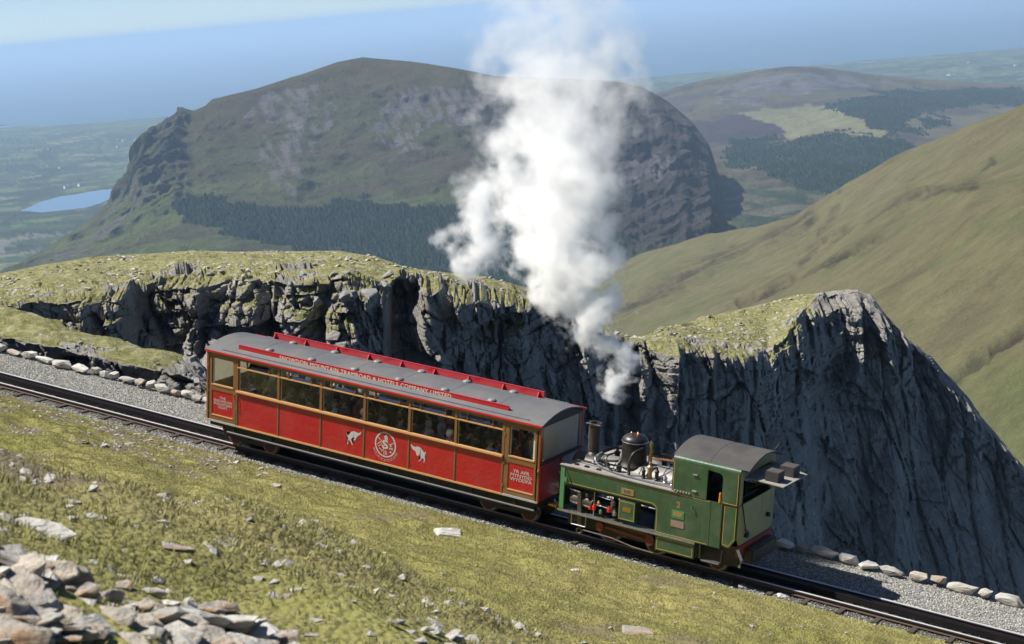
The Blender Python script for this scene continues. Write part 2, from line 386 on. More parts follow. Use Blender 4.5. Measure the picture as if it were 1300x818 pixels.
paint(cols, sstep(215, 240, bv) * sstep(0.15, 0.3, fbm(S * 9 + 12, 4)), (0.12, 0.105, 0.075), 0.6)
W2 = [[(1040, 135), (1120, 118), (1300, 112), (1420, 118), (1400, 145), (1250, 135), (1170, 140), (1150, 160), (1180, 172), (1120, 168), (1090, 150)], [(925, 178), (1000, 178), (1060, 171), (1120, 174), (1165, 188), (1100, 250), (1010, 240), (960, 215), (920, 215)], [(1170, 150), (1200, 146), (1210, 160), (1175, 165)]]
bu2, bv2 = blur_edge(iu, iv, S * 7.0 + 3, 11); wood = np.zeros(iu.shape)
for s in W2: wood = np.maximum(wood, poly_mask(bu2, bv2, s))
paint(cols, wood, (0.016, 0.028, 0.020))
moor = link('moorland_hill', grid_mesh('moorland_hill', P, cols=cols, attrs={'wood': wood}), land_mat('moorland_ground', 0.7, 0.012, 0.45)); tag(moor, kind='structure')

# -- the smooth grassy flank on the right
us = np.linspace(730, 1620, 460)
crest = [(730, 372), (770, 350), (792, 336), (830, 322), (880, 307), (920, 298), (960, 288), (1000, 277), (1012, 272), (1030, 260), (1060, 244), (1100, 222), (1150, 196), (1200, 174), (1250, 154), (1300, 137), (1400, 105), (1620, 60)]
dd = lambda u: np.interp(u, [730, 1000, 1300, 1620], [3300, 2700, 2000, 1700])
rows = [[(u, v + 40, dd(u) * 1.35) for u, v in crest], [(u, v, dd(u)) for u, v in crest],
        [(730, 385, 2900), (830, 340, 2650), (930, 318, 2450), (1010, 300, 2250), (1080, 268, 2100), (1150, 236, 1900), (1230, 225, 1650), (1300, 210, 1500), (1620, 140, 1300)],
        [(730, 420, 2300), (830, 380, 2150), (930, 350, 2000), (1010, 322, 1850), (1080, 284, 1750), (1150, 244, 1650), (1230, 240, 1350), (1300, 238, 1250), (1620, 200, 1050)],
        [(730, 470, 1700), (900, 425, 1550), (1050, 375, 1350), (1200, 340, 1150), (1300, 330, 1020), (1620, 300, 900)],
        [(730, 560, 1250), (900, 540, 1150), (1050, 510, 1000), (1200, 500, 880), (1300, 480, 800), (1620, 470, 700)],
        [(730, 760, 900), (1000, 760, 800), (1300, 720, 640), (1620, 700, 560)]]
P = loft(rows, us, [16, 34, 24, 60, 60, 24]); S = P / 1000.0
g = fbm(S * 4.0, 5) * 8 + fbm(S * 14, 4) * 2.2
iu, iv = to_px(P)
def gully(pts, w, dep):
    d = np.full(iu.shape, 1e9)
    for (x0, y0), (x1, y1) in zip(pts[:-1], pts[1:]):
        t = np.clip(((iu - x0) * (x1 - x0) + (iv - y0) * (y1 - y0)) / ((x1 - x0) ** 2 + (y1 - y0) ** 2), 0, 1)
        d = np.minimum(d, np.hypot(iu - x0 - t * (x1 - x0), iv - y0 - t * (y1 - y0)))
    return np.exp(-(d / w) ** 2) * dep
nz = fbm(np.stack([iu / 18, iv / 18, iu * 0], -1), 3)
iu0, iv0 = iu.copy(), iv.copy(); iu = iu + nz * 5; iv = iv + nz * 3
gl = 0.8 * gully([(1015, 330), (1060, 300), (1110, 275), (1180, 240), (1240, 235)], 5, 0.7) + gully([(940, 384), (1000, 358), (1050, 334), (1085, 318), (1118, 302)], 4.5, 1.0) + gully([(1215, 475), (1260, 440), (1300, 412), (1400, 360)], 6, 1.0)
fold_shade = gl + gully([(790, 395), (830, 372), (880, 345), (920, 325), (960, 305), (1030, 282)], 9, 0.7) + gully([(1222, 232), (1250, 225), (1262, 205)], 3, .6) + gully([(1040, 300), (1068, 250)], 3, 0.6)
iu, iv = iu0, iv0
P = P + (g - gl * 4)[..., None] * np.array([0, 0, 1.0]) * sstep(0.0, 0.12, np.linspace(0, 1, P.shape[0]))[:, None, None]
cols = np.zeros(P.shape); cols[:] = (0.112, 0.104, 0.052)
paint(cols, sstep(-0.1, 0.4, fbm(S * np.array([5, 5, 12]) + 3, 5)), (0.094, 0.098, 0.042), 0.85)
paint(cols, sstep(0.05, 0.5, fbm(S * 9 + 11, 5)), (0.088, 0.074, 0.040), 0.6)
paint(cols, np.clip(fold_shade * 1.3, 0, 1) * sstep(-0.5, 0.1, fbm(S * 20, 4)), (0.030, 0.024, 0.018), 0.85)  # shade of the folds and gullies painted in as dark lines
paint(cols, sstep(-0.1, 0.3, fbm(S * np.array([22, 22, 40]) + 5, 4)), (0.125, 0.108, 0.055), 0.5)
paint(cols, sstep(1150, 1300, iu) * sstep(420, 480, iv), (0.085, 0.10, 0.036), 0.6)
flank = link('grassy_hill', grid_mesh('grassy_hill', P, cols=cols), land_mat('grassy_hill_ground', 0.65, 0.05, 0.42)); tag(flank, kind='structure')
# conifers of the plantations: far too many to count
bm = bmesh.new(); bmesh.ops.create_cone(bm, segments=6, radius1=3.8, radius2=0.8, depth=7, cap_ends=False, matrix=Matrix.Translation((0, 0, 2.4))); tm = bpy.data.meshes.new('conifer'); bm.to_mesh(tm); bm.free()
conm = plain('conifer_needles', (0.020, 0.033, 0.018), 0.95, 0, 0.4, 0.004, 0.1)
gn_scatter('conifer_plantation', tm.copy(), conm, mountain, 'wood', 0.011, 0.5, 1.6, 1, 0, 0.05)
gn_scatter('conifer_plantation', tm.copy(), conm, moor, 'wood', 0.006, 0.5, 1.6, 2, 0, 0.05)
# a few far buildings in the lowland
from mathutils.bvhtree import BVHTree
lb_ = BVHTree.FromPolygons([v.co[:] for v in lowland.data.vertices], [tuple(p.vertices) for p in lowland.data.polygons])
hw_ = plain('whitewash', (0.75, 0.74, 0.70), 0.8); hs_ = plain('slate_roof', (0.12, 0.12, 0.14), 0.7)
wm = bpy.data.meshes.new('wall'); wm.from_pydata([(x, y, z) for x in (-9, 9) for y in (-5, 5) for z in (-3, 6)] + [(-9, 0, 9.8), (9, 0, 9.8)], [], [(0, 1, 8, 3, 2), (4, 6, 7, 9, 5), (0, 4, 5, 1), (2, 3, 7, 6)]); wm.materials.append(hw_)
rm_ = bpy.data.meshes.new('roof'); rm_.from_pydata([(-9.6, -5.6, 5.6), (9.6, -5.6, 5.6), (9.6, 0, 10.1), (-9.6, 0, 10.1), (-9.6, 5.6, 5.6), (9.6, 5.6, 5.6), (-9.6, -5.6, 6.1), (9.6, -5.6, 6.1), (9.6, 0, 10.6), (-9.6, 0, 10.6), (-9.6, 5.6, 6.1), (9.6, 5.6, 6.1)], [], [(6, 7, 8, 9), (9, 8, 11, 10), (0, 3, 2, 1), (3, 4, 5, 2), (0, 1, 7, 6), (5, 4, 10, 11)]); rm_.materials.append(hs_)
Rh = random.Random(3)
for u, v in [(150, 178), (158, 179), (166, 179), (174, 179), (182, 180), (190, 180), (200, 181), (120, 192), (128, 192), (78, 214), (82, 215), (161, 214), (165, 213), (150, 187), (100, 236), (92, 238), (86, 239), (104, 236), (62, 190), (30, 192), (1062, 77), (1140, 70), (1150, 69), (1160, 70), (1185, 68), (1205, 96), (1212, 95), (1230, 80), (1290, 84)]:
    ht = lb_.ray_cast(Vector(CAM), Vector(px_dir(u, v)).normalized())[0]
    if ht is None: continue
    h_o = empty('cottage', ht, (0, 0, Rh.uniform(0, 3.14))); h_o.scale = (Rh.uniform(0.9, 2.0),) * 3
    link('wall', wm, None, h_o); link('roof', rm_, None, h_o)
    tag(h_o, 'tiny whitewashed building far away in the wooded lowland', 'building', 'far buildings in the lowland')
# ---------------------------------------------------------------- the cliffs across the gulf
def rock_mat(name, dark=(0.155, 0.148, 0.138), light=(0.33, 0.315, 0.285), grass=True, sc_=1.0):
    n = N(name); co = n.coord()
    big = n.noise(co, 0.16 * sc_, 7, 0.62); fine = n.noise(co, 1.4 * sc_, 7, 0.68)
    st = n.noise(n.mapping(co, (0.55 * sc_, 0.55 * sc_, 0.09 * sc_)), 1.0, 6, 0.65)
    c = n.mix(n.ramp(big, [(0.3, 0.0), (0.7, 1.0)]), dark, light)
    c = n.mix(n.ramp(st, [(0.35, 0.0), (0.65, 1.0)]), n.mix(0.4, c, (0.085, 0.083, 0.083)), c)
    c = n.mix(n.ramp(fine, [(0.56, 0.0), (0.70, 0.7)]), c, (0.42, 0.41, 0.385))
    c = n.mix(n.ramp(n.noise(co, 0.5 * sc_, 5), [(0.62, 0.0), (0.72, 0.5)]), c, (0.20, 0.13, 0.07))
    if grass:
        g = n.attr('grass')
        gc = n.mix(n.noise(co, 0.35, 6, 0.7), (0.215, 0.205, 0.09), (0.31, 0.285, 0.175))
        gc = n.mix(n.ramp(n.noise(co, 1.7, 6, 0.7), [(0.42, 0.0), (0.62, 1.0)]), (0.14, 0.14, 0.05), gc)
        gc = n.mix(n.ramp(n.noise(co, 0.9, 8, 0.75), [(0.56, 0.0), (0.64, 0.8)]), gc, (0.34, 0.32, 0.28))
        gm = n.ramp(n.math('ADD', g, n.math('MULTIPLY_ADD', fine, 0.7, -0.35)), [(0.42, 0.0), (0.55, 1.0)])
        c = n.mix(gm, c, gc)
    cr = n.voro(n.mapping(co, (1, 1, 0.35)), 1.7 * sc_, 'DISTANCE_TO_EDGE'); fine2 = n.noise(co, 5.0 * sc_, 5, 0.7)
    h = n.math('ADD', fine, n.math('ADD', n.math('MULTIPLY', n.math('ADD', n.ramp(cr, [(0, 0.0), (0.08, 1.0)]), n.math('MULTIPLY', fine2, 3.0)), 0.12), n.math('MULTIPLY', st, 0.6)))
    n.bump(h, 0.9, 0.35 / sc_)
    return n.base(c, 0.92, 0, 0.15)
cliff_m = rock_mat('cliff_rock')
us = np.linspace(-150, 1420, 900)
crest = [(-150, 368), (0, 347), (60, 335), (130, 325), (200, 321), (260, 318), (330, 320), (430, 318), (470, 325), (520, 340), (560, 345), (610, 350), (650, 360), (690, 375), (720, 392), (760, 412), (800, 426), (815, 428), (832, 420), (900, 402), (960, 388), (1010, 376), (1060, 369), (1090, 368), (1108, 378), (1130, 408), (1150, 433), (1165, 440), (1180, 455), (1210, 482), (1240, 522), (1270, 560), (1300, 592), (1420, 710)]
cdp = lambda u: np.interp(u, [-150, 0, 260, 430, 520, 650, 800, 815, 900, 1010, 1090, 1130, 1300, 1420], [200, 200, 215, 205, 195, 196, 203, 206, 238, 252, 246, 246, 262, 272])
edge = [(-150, 410), (0, 392), (60, 384), (100, 377), (140, 372), (180, 362), (215, 349), (245, 344), (300, 346), (380, 351), (440, 353), (490, 362), (505, 352), (560, 352), (600, 358), (650, 368), (720, 400), (800, 434), (850, 433), (900, 438), (940, 446), (975, 446), (1000, 424), (1020, 398), (1050, 378), (1090, 372), (1110, 384), (1130, 411), (1180, 458), (1300, 595), (1420, 713)]
edp = lambda u: np.interp(u, [-150, 0, 100, 235, 440, 520, 650, 800, 850, 940, 1000, 1050, 1090, 1130, 1300, 1420], [150, 152, 158, 170, 162, 172, 184, 194, 195, 203, 218, 238, 242, 243, 260, 270])
ce = np.array(crest, float); ee = np.array(edge, float)
uu = sorted(set([c[0] for c in crest] + [e[0] for e in edge] + list(range(-150, 1421, 20))))
cvf = lambda u: np.interp(u, ce[:, 0], ce[:, 1]); evf = lambda u: np.interp(u, ee[:, 0], ee[:, 1])
bvf = lambda u: np.interp(u, [-150, 300, 650, 800, 1000, 1300, 1420], [640, 660, 700, 760, 830, 930, 980])
bdf = lambda u: edp(u) - np.interp(u, [-150, 235, 440, 800, 950, 1090, 1300, 1420], [12, 12, 13, 12, 10, 17, 18, 18])
rows = [[(u, cvf(u) + 26, cdp(u) * 1.35) for u in uu], [(u, cvf(u), cdp(u)) for u in uu], [(u, evf(u), edp(u)) for u in uu],
        [(u, evf(u) + (bvf(u) - evf(u)) * 0.3, edp(u) + (bdf(u) - edp(u)) * 0.28) for u in uu], [(u, bvf(u), bdf(u)) for u in uu]]
steps = [10, 60, 130, 110]
P = loft(rows, us, steps, False)
nr = P.shape[0]; ri = np.arange(nr)[:, None] * np.ones(len(us)); U = np.ones(nr)[:, None] * us
r_edge = steps[0] + steps[1]
face = sstep(r_edge - 3, r_edge + 6, ri)
plat = (1 - face) * sstep(steps[0] - 1, steps[0] + 6, ri)
front = -FWD.copy(); front[2] = 0; front /= np.linalg.norm(front)
side = np.array([front[1], -front[0], 0]) * -1
s_ = P @ side; h_ = P[..., 2]; d_ = P @ front
rough = np.interp(us, [-150, 100, 240, 500, 640, 780, 810, 900, 1000, 1040, 1090, 1150, 1200, 1420], [0.8, 0.9, 1.1, 1.05, 1.05, 0.9, 0.75, 0.75, 0.8, 1.0, 0.8, 0.75, 0.7, 0.7])[None, :]
rough = rough * np.interp(np.arange(nr), [0, r_edge, r_edge + 70, r_edge + 130, nr], [1, 1, 0.95, 0.85, 0.8])[:, None]
lo = sstep(r_edge + 30, r_edge + 130, ri)
rough = rough * (1 - 0.45 * lo * sstep(960, 1060, U))
but = np.interp(us, [-150, 60, 120, 180, 230, 262, 300, 330, 370, 415, 440, 470, 491, 496, 530, 545, 600, 640, 660, 700, 740, 770, 806, 811, 850, 857, 861, 902, 908, 945, 950, 990, 1020, 1060, 1082, 1086, 1130, 1170, 1200, 1420],
                [0, 0, 2, -1, 4, 5, 2, -0.5, -1.5, -1.5, 0.5, 6, 8, -2, -1, 3, 5, 2, 4, 1, -1, -5, -6, 1.2, 3.2, 3.4, 0.2, 2.2, 0.4, 2.0, -0.6, 2.2, 0.5, 4, 5, 1, 3, -2, 2, 2])[None, :]
wig = fbm(np.stack([h_ / 14.0, s_ * 0 + 3, h_ * 0], -1), 3) * 2
col = fbm(np.stack([(s_ + wig) / 7.0, h_ / 60.0, d_ / 40.0], -1), 4) * 1.7
fb = facets(np.stack([(s_ + wig * .5) / 5.5, h_ / 9.0, d_ / 8.0], -1)) * 1.9
fm = facets(np.stack([s_ / 2.2, h_ / 3.4, d_ / 2.8], -1) + 7) * 1.3
ff = facets(np.stack([s_ / 0.85, h_ / 1.2, d_ / 1.0], -1) + 3) * 0.36
def blocks(w, hh, seed):
    i = np.floor((s_ + wig * 0.4) / w + perlin(np.stack([h_ / (hh * 3), s_ * 0 + seed, d_ * 0], -1)) * 0.5).astype(int); a = RND[hsh(i, i * 0 + seed, i * 0)]
    j = np.floor(h_ / (hh * (0.6 + a[..., 0])) + a[..., 1] * 9).astype(int); b = RND[hsh(i, j, i * 0 + seed)]
    fs = (s_ / w) - np.floor(s_ / w); fh = h_ / hh - np.floor(h_ / hh)
    return (b[..., 2] - 0.5) + (a[..., 2] - 0.5) * 0.8 + (b[..., 4] - 0.5) * (fs - 0.5) * 0.9 - (fh - 0.5) * b[..., 5] * 0.5
bk1 = blocks(3.6, 6.0, 3) * 1.3; bk2 = blocks(1.25, 2.2, 8) * 0.6; bk3 = blocks(6.0, 1.5, 12) * 1.35
# broken ledges slanting down to the right
lg = (h_ + 0.75 * s_) / 8.5 + fbm(np.stack([s_ / 9, h_ / 9, d_ * 0], -1), 3) * 0.55
saw = (lg - np.floor(lg)); ledge = (1 - saw) * 4.6 * sstep(0.0, 0.25, fbm(np.stack([s_ / 16, h_ / 16, d_ * 0 + 9], -1), 3) + 0.15)
lw = (sstep(495, 540, U) * sstep(800, 740, U) + 0.7 * sstep(120, 230, U) * sstep(470, 440, U) + 1.1 * sstep(985, 1030, U) * sstep(1180, 1130, U)) * (1 - 0.75 * lo)
wv_ = (s_ + wig * 0.8) / 5.2 + fbm(np.stack([s_ / 11, h_ / 26, d_ * 0 + 4], -1), 3) * 0.8; fr_ = wv_ - np.floor(wv_)
tooth = np.where(fr_ < 0.72, fr_ / 0.72, (1 - fr_) / 0.28) * 2.6 * sstep(-0.15, 0.2, fbm(np.stack([s_ / 12, h_ / 9, d_ * 0 + 14], -1), 3))
tooth = tooth * (1 - 0.8 * lo * sstep(1000, 1060, U)) * (1 - 0.3 * sstep(1060, 1120, U))
lean = -sstep(r_edge, r_edge + 90, ri) * 0
dg = facets(np.stack([(s_ + 0.45 * h_) / 2.6, (h_ - 0.45 * s_) / 11.0, d_ / 6.0], -1) + 21) * 1.1 * sstep(960, 1050, U)
wr = sstep(790, 830, U)
wq = (s_ + wig * 0.5) / 4.6 + fbm(np.stack([s_ / 14, h_ / 40, d_ * 0 + 6], -1), 2) * 0.7; iq = np.floor(wq).astype(int); fq = wq - iq; rq = RND[hsh(iq, iq * 0 + 9, iq * 0)]
slab = ((rq[..., 0] - 0.5) * 2.6 + (rq[..., 1] - 0.62) * -2.2 * (fq - 0.5) - np.exp(-(np.minimum(fq, 1 - fq) / 0.05) ** 2) * 1.1) * wr
col = col * (1 - 0.8 * wr); fm = fm * (1 - 0.55 * wr); ff = ff * (1 - 0.2 * wr); bk2 = bk2 * (1 - 0.5 * wr); bk3 = bk3 * (1 - 0.3 * wr); dg = dg * 0.45; tooth = tooth * (1 - 0.5 * wr)
disp = slab * (1 - 0.5 * lo) + dg + tooth + but * sstep(r_edge, r_edge + 12, ri) * (1 - 0.4 * lo) + (col + fb) * (0.25 + 0.75 * rough) + (fm * 0.8 + ff + bk1 + bk2 + bk3) * rough + ledge * lw
P = P + (disp * face)[..., None] * front
vert = (fm * 0.35 + fb * 0.25 + ff) * rough * sstep(r_edge - 12, r_edge, ri) * (1 - lo)
pn = fbm(np.stack([s_ / 9, d_ / 9, h_ * 0], -1), 5) * 1.1 + fbm(np.stack([s_ / 2, d_ / 2, h_ * 0], -1), 3) * 0.22 + facets(np.stack([s_ / 1.6, d_ / 1.6, h_ * 0], -1)) * 0.22
rocky_top = (np.clip(sstep(0.05, 0.45, fbm(np.stack([s_ / 6, d_ / 6, h_ * 0 + 5], -1), 4)) * sstep(steps[0] + 25, r_edge, ri) + sstep(1010, 1050, U) * 0.9, 0, 1))
P[..., 2] += vert * 0.6 + pn * plat * 0.55 + plat * rocky_top * np.clip(fm * 0.7 + ff, -0.2, 0.6) * (0.8 - 0.4 * sstep(990, 1030, U))
# normals of the result decide where turf can lie
dx = np.gradient(P, axis=0); dy = np.gradient(P, axis=1); nn_ = np.cross(dx, dy); nn_ /= np.linalg.norm(nn_, axis=-1)[..., None] + 1e-9
sl_ = np.zeros_like(ri)
k = 1
nz_ = nn_[..., 2].copy()
for ax in (0, 1):
    nz_ = sum(np.roll(nz_, s, ax) for s in range(-k, k + 1)) / (2 * k + 1)
gz_lim = sstep(0.55, 0.78, nz_) * (1 - 0.75 * lo) * (1 - 0.5 * sstep(1015, 1050, U))
platg = sstep(r_edge - 1, r_edge - 5, ri) * sstep(steps[0] - 1, steps[0] + 6, ri)
grass = np.clip(np.maximum(gz_lim, platg * 0.95 * sstep(0.4, 0.65, nz_)) - rocky_top * plat * 0.75, 0, 1)
grass *= 1 - 0.8 * sstep(1000, 1100, U) * face
cu, cvv = to_px(P)
ledge_green = poly_mask(cu, cvv, [(372, 402), (410, 390), (440, 402), (455, 425), (420, 425), (385, 418)]) * 1.0
grass = np.maximum(grass, ledge_green * sstep(0.1, 0.4, nz_))
cliff = link('cliff', grid_mesh('cliff', P, smooth=False, attrs={'grass': grass, 'loose': np.clip(plat * grass - 0.2, 0, 1) * (0.12 + sstep(-0.1, 0.4, fbm(np.stack([s_ / 7, d_ / 12, h_ * 0 + 31], -1), 3)))}), cliff_m); tag(cliff, kind='structure')

# ---- a grassy spur just beyond the line, on the uphill side
us = np.linspace(-220, 420, 300)
cr = [(-220, 350), (0, 393), (60, 405), (120, 420), (180, 440), (230, 455), (250, 463), (268, 478), (300, 505), (350, 548), (420, 600)]
dpt = lambda u: np.interp(u, [-220, 0, 260, 420], [86, 85, 81, 79])
rows = [[(u, v + 60, dpt(u) + 22) for u, v in cr], [(u, v + 9, dpt(u) + 7) for u, v in cr], [(u, v, dpt(u)) for u, v in cr],
        [(u, v + np.interp(u, [0, 260, 420], [36, 24, 20]), dpt(u) - 5.5) for u, v in cr], [(u, v + np.interp(u, [0, 260, 420], [48, 38, 36]), dpt(u) - 5.3) for u, v in cr], [(u, v + 190, dpt(u) - 5.0) for u, v in cr]]
P = loft(rows, us, [8, 14, 46, 30, 50], False); nr = P.shape[0]; ri = np.arange(nr)[:, None] * np.ones(len(us))
s_ = P @ side; h_ = P[..., 2]; d_ = P @ front
face = sstep(62, 72, ri)
fm = facets(np.stack([s_ / 1.7, h_ / 1.5, d_ / 1.7], -1)) * 0.55; ff = facets(np.stack([s_ / 0.6, h_ / 0.6, d_ / 0.6], -1) + 3) * 0.16
P = P + ((fm + ff + fbm(np.stack([s_ / 4, h_ / 8, d_ / 4], -1), 4) * 0.9) * face)[..., None] * front
stony = np.clip(sstep(0.0, 0.35, fbm(np.stack([s_ / 5, d_ / 5, h_ * 0 + 2], -1), 4)) * sstep(16, 30, ri), 0, 1) * (1 - face)
P[..., 2] += (fbm(np.stack([s_ / 4, d_ / 4, h_ * 0], -1), 5) * 0.4 + fbm(np.stack([s_ * 2, d_ * 2, h_ * 0], -1), 3) * 0.05) * (1 - face) + stony * np.maximum(facets(np.stack([s_ / 0.55, d_ / 0.55, h_ * 0], -1)), -0.2) * 0.22
gr = (1 - face) * (1 - 0.7 * stony)
gr = np.maximum(gr, 0.6 * face * sstep(0.25, 0.5, fbm(np.stack([s_ / 2, h_ / 1.2, d_ / 3], -1), 3)) * sstep(95, 70, ri))
spur = link('grassy_spur', grid_mesh('grassy_spur', P, smooth=False, attrs={'grass': gr, 'loose': stony}), rock_mat('spur_rock', sc_=2.0)); tag(spur, kind='structure')

# ---------------------------------------------------------------- the hillside the line runs across (track frame)
GE = -0.95                                      # edge of the turf beside the line
BX, BY, BA, BS = 27.0, -37.0, 5.0, 10.5         # rocky knoll near the photographer
def ground_z(x, y, detail=True):
    x = np.asarray(x, float); y = np.asarray(y, float)
    w = np.maximum(GE - y, 0)
    z = -0.17 + 0.2 * w + 0.002 * w * w * sstep(90, 45, w) + BA * np.exp(-((x - BX) ** 2 + (y - BY) ** 2) / (2 * BS * BS)) * sstep(0, 12, w)
    q = np.stack([x, y, x * 0], -1)
    k = sstep(0, 5, w)
    z = z + fbm(q / 9.0, 3) * 0.38 * k
    if detail:
        tus = fbm(np.stack([x / 2.4, y / 1.5, x * 0], -1) + 11, 4)
        z = z + (tus * 0.20 + np.maximum(fbm(q / 0.55 + 5, 2), -0.1) * 0.06) * sstep(0, 1.5, w)
        z = z + (1 - sstep(0, 0.6, w)) * (perlin(q / 0.11) * 0.012 + perlin(q / 0.5) * 0.015)
    return z
def grass_edge(x): return GE + fbm(np.stack([np.asarray(x, float) / 3.0, x * 0, x * 0], -1), 3) * 0.16 + np.interp(x, [-16, -8, 0, 8, 16, 24], [0.2, 0.12, -0.05, -0.1, 0.1, 0.35])
xs = np.concatenate([np.linspace(-95, -16, 45)[:-1], np.linspace(-16, 30, 440)[:-1], np.linspace(30, 90, 40)])
ys = np.concatenate([np.linspace(-95, -40, 30)[:-1], np.linspace(-40, -24, 90)[:-1], np.linspace(-24, 2.62, 300)])
X, Y = np.meshgrid(xs, ys, indexing='ij'); X = X.T; Y = Y.T            # rows over y
Z = ground_z(X, Y)
ge = grass_edge(X)
gm = sstep(0.02, -0.12, Y - ge)
# the far shoulder of the ballast, then the drop into the gulf
drop = [(2.75, -0.45), (2.95, -1.6), (3.1, -3.2), (3.5, -6.5), (4.2, -11), (5.5, -18), (9, -30), (20, -55)]
for yy, zz in drop:
    jit = fbm(np.stack([xs / 1.2, xs * 0 + yy, xs * 0], -1), 4) * 0.25 * min(3.0, -zz)
    X = np.vstack([X, xs[None]]); Y = np.vstack([Y, (yy + jit)[None]]); Z = np.vstack([Z, np.full((1, len(xs)), zz)])
    gm = np.vstack([gm, np.zeros((1, len(xs)))])
ge = grass_edge(X)
PK = np.stack([X, Y, Z], -1); PW = PK @ K2W.T
bare = sstep(0.34, 0.6, fbm(np.stack([X / 3.2, Y / 3.2, X * 0 + 4], -1), 4))
# stony strip between turf and line, uphill of the carriage
strip = sstep(3.4, 1.6, np.abs(Y - ge + 1.9 + (X + 4) * -0.05)) * sstep(6, 0, X) * sstep(-0.15, 0.25, fbm(np.stack([X / 1.4, Y / 0.8, X * 0 + 8], -1), 4))
knoll = np.exp(-((X - 23) ** 2 + (Y + 32) ** 2) / 60.0)
gden = gm * (1 - 0.55 * bare) * (1 - 0.8 * strip) * (1 - 0.7 * np.clip(knoll, 0, 1)) * sstep(-45, -38, Y) * sstep(-18, -14, X) * sstep(32, 28, X)
stony = np.clip(gm * (0.014 + 0.9 * strip + 0.05 * bare + 0.4 * knoll), 0, 1) * sstep(-45, -38, Y)
grav = (1 - gm) * sstep(-20, -15, X) * sstep(30, 26, X) * np.where(Y < 2.6, 1.0, 0)
n = N('hillside_turf'); co = n.coord(); p = co
g1 = n.noise(p, 0.28, 6, 0.6); g2 = n.noise(p, 1.6, 6, 0.65); g3 = n.noise(p, 14, 5, 0.7)
tc = n.mix(n.ramp(g1, [(0.35, 0.0), (0.65, 1.0)]), (0.23, 0.23, 0.065), (0.31, 0.275, 0.105))
tc = n.mix(n.ramp(g2, [(0.40, 0.0), (0.62, 1.0)]), n.mix(0.4, tc, (0.08, 0.075, 0.025)), tc)
tc = n.mix(n.ramp(g3, [(0.45, 0.0), (0.7, 0.8)]), tc, (0.24, 0.21, 0.10))
tc = n.mix(n.attr('bare'), tc, n.mix(g3, (0.09, 0.07, 0.045), (0.17, 0.145, 0.10)))
v = n.voro(p, 19.0, 'F1', 'Color'); bw = n.new('ShaderNodeRGBToBW'); n.put(bw.inputs[0], v)
gc = n.mix(bw.outputs[0], (0.10, 0.10, 0.095), (0.27, 0.26, 0.235))
gc = n.mix(n.attr('oily'), gc, (0.045, 0.04, 0.034))
c = n.mix(n.ramp(n.attr('turf'), [(0.35, 0.0), (0.65, 1.0)]), gc, tc)
c = n.mix(n.attr('rocky'), c, n.mix(g2, (0.06, 0.06, 0.06), (0.18, 0.175, 0.165)))
n.bump(n.math('ADD', n.math('MULTIPLY', g3, 0.6), n.math('MULTIPLY', n.voro(p, 19.0), -0.5)), 1.0, 0.05)
turf_m = n.base(c, 0.95, 0, 0.12)
oily = np.where(np.abs(Y) < 0.75, 1.0, sstep(1.2, 0.7, np.abs(Y))) * 0.75
rocky = np.zeros_like(X); rocky[-len(drop):] = 1.0
hill = link('hillside', grid_mesh('hillside', PW, smooth=True, flip=True, attrs={'turf': gm, 'grass': gden, 'stony': stony, 'tussock': gden * sstep(-0.1, 0.35, fbm(np.stack([X / 2.0, Y / 1.2, X * 0 + 21], -1), 3)), 'gravel': grav, 'bare': np.clip(0.7 * bare * gm + strip + knoll * 0.4, 0, 1), 'oily': oily, 'rocky': rocky}), turf_m); tag(hill, kind='structure')
def k_hit(u, v):
    """Where the line of sight through a photograph pixel meets the hillside (track frame)."""
    d = RM.T @ np.array([(u - CX) / FPX, (v - CY) / FPX, 1.0])
    t = np.arange(4, 95, 0.05); q = CAMK + t[:, None] * d
    below = q[:, 2] < ground_z(q[:, 0], q[:, 1], False)
    return q[int(np.argmax(below))] if below.any() else q[-1]

# ---- turf: blades too many to count
def tuft(seed, n=10, h=0.085, r=0.06, w=0.011):
    R = random.Random(seed); v = []; f = []
    for i in range(n):
        a = R.uniform(0, 6.28); rr_ = r * math.sqrt(R.random()); x, y = rr_ * math.cos(a), rr_ * math.sin(a)
        hh = h * R.uniform(0.5, 1.2); l = R.uniform(0.3, 1.1) * hh; b = R.uniform(0, 6.28); lx, ly = l * math.cos(b), l * math.sin(b)
        c = R.uniform(0, 3.14); wx, wy = w * math.cos(c) / 2, w * math.sin(c) / 2; k = len(v)
        v += [(x - wx, y - wy, -0.015), (x + wx, y + wy, -0.015), (x + lx * .35 + wx * .7, y + ly * .35 + wy * .7, hh * .6), (x + lx * .35 - wx * .7, y + ly * .35 - wy * .7, hh * .6), (x + lx, y + ly, hh * 0.95)]
        f += [(k, k + 1, k + 2, k + 3), (k + 3, k + 2, k + 4)]
    me = bpy.data.meshes.new('tuft'); me.from_pydata(v, [], f); me.update(); return me
def blade_mat(name, a, b, c_):
    n = N(name); g = n.new('ShaderNodeNewGeometry'); p = g.outputs['Position']
    f = n.noise(p, 0.35, 5, 0.6); f2 = n.noise(p, 2.2, 5, 0.7); f3 = n.noise(p, 23.0, 2, 0.5)
    c = n.mix(n.ramp(f, [(0.35, 0.0), (0.65, 1.0)]), a, b)
    c = n.mix(n.ramp(f2, [(0.45, 0.0), (0.65, 0.85)]), c, c_)
    c = n.mix(n.ramp(f3, [(0.45, 0.0), (0.75, 0.7)]), c, (0.30, 0.26, 0.13))
    m = n.base(c, 0.7, 0, 0.2)
    return m
bl = blade_mat('turf_blades', (0.255, 0.25, 0.09), (0.345, 0.305, 0.14), (0.215, 0.22, 0.075))
gn_scatter('turf_grass', tuft(1, 16, 0.034, 0.085, 0.0065), bl, hill, 'grass', 140.0, 0.6, 1.3, 1, 0.8, 0.25)
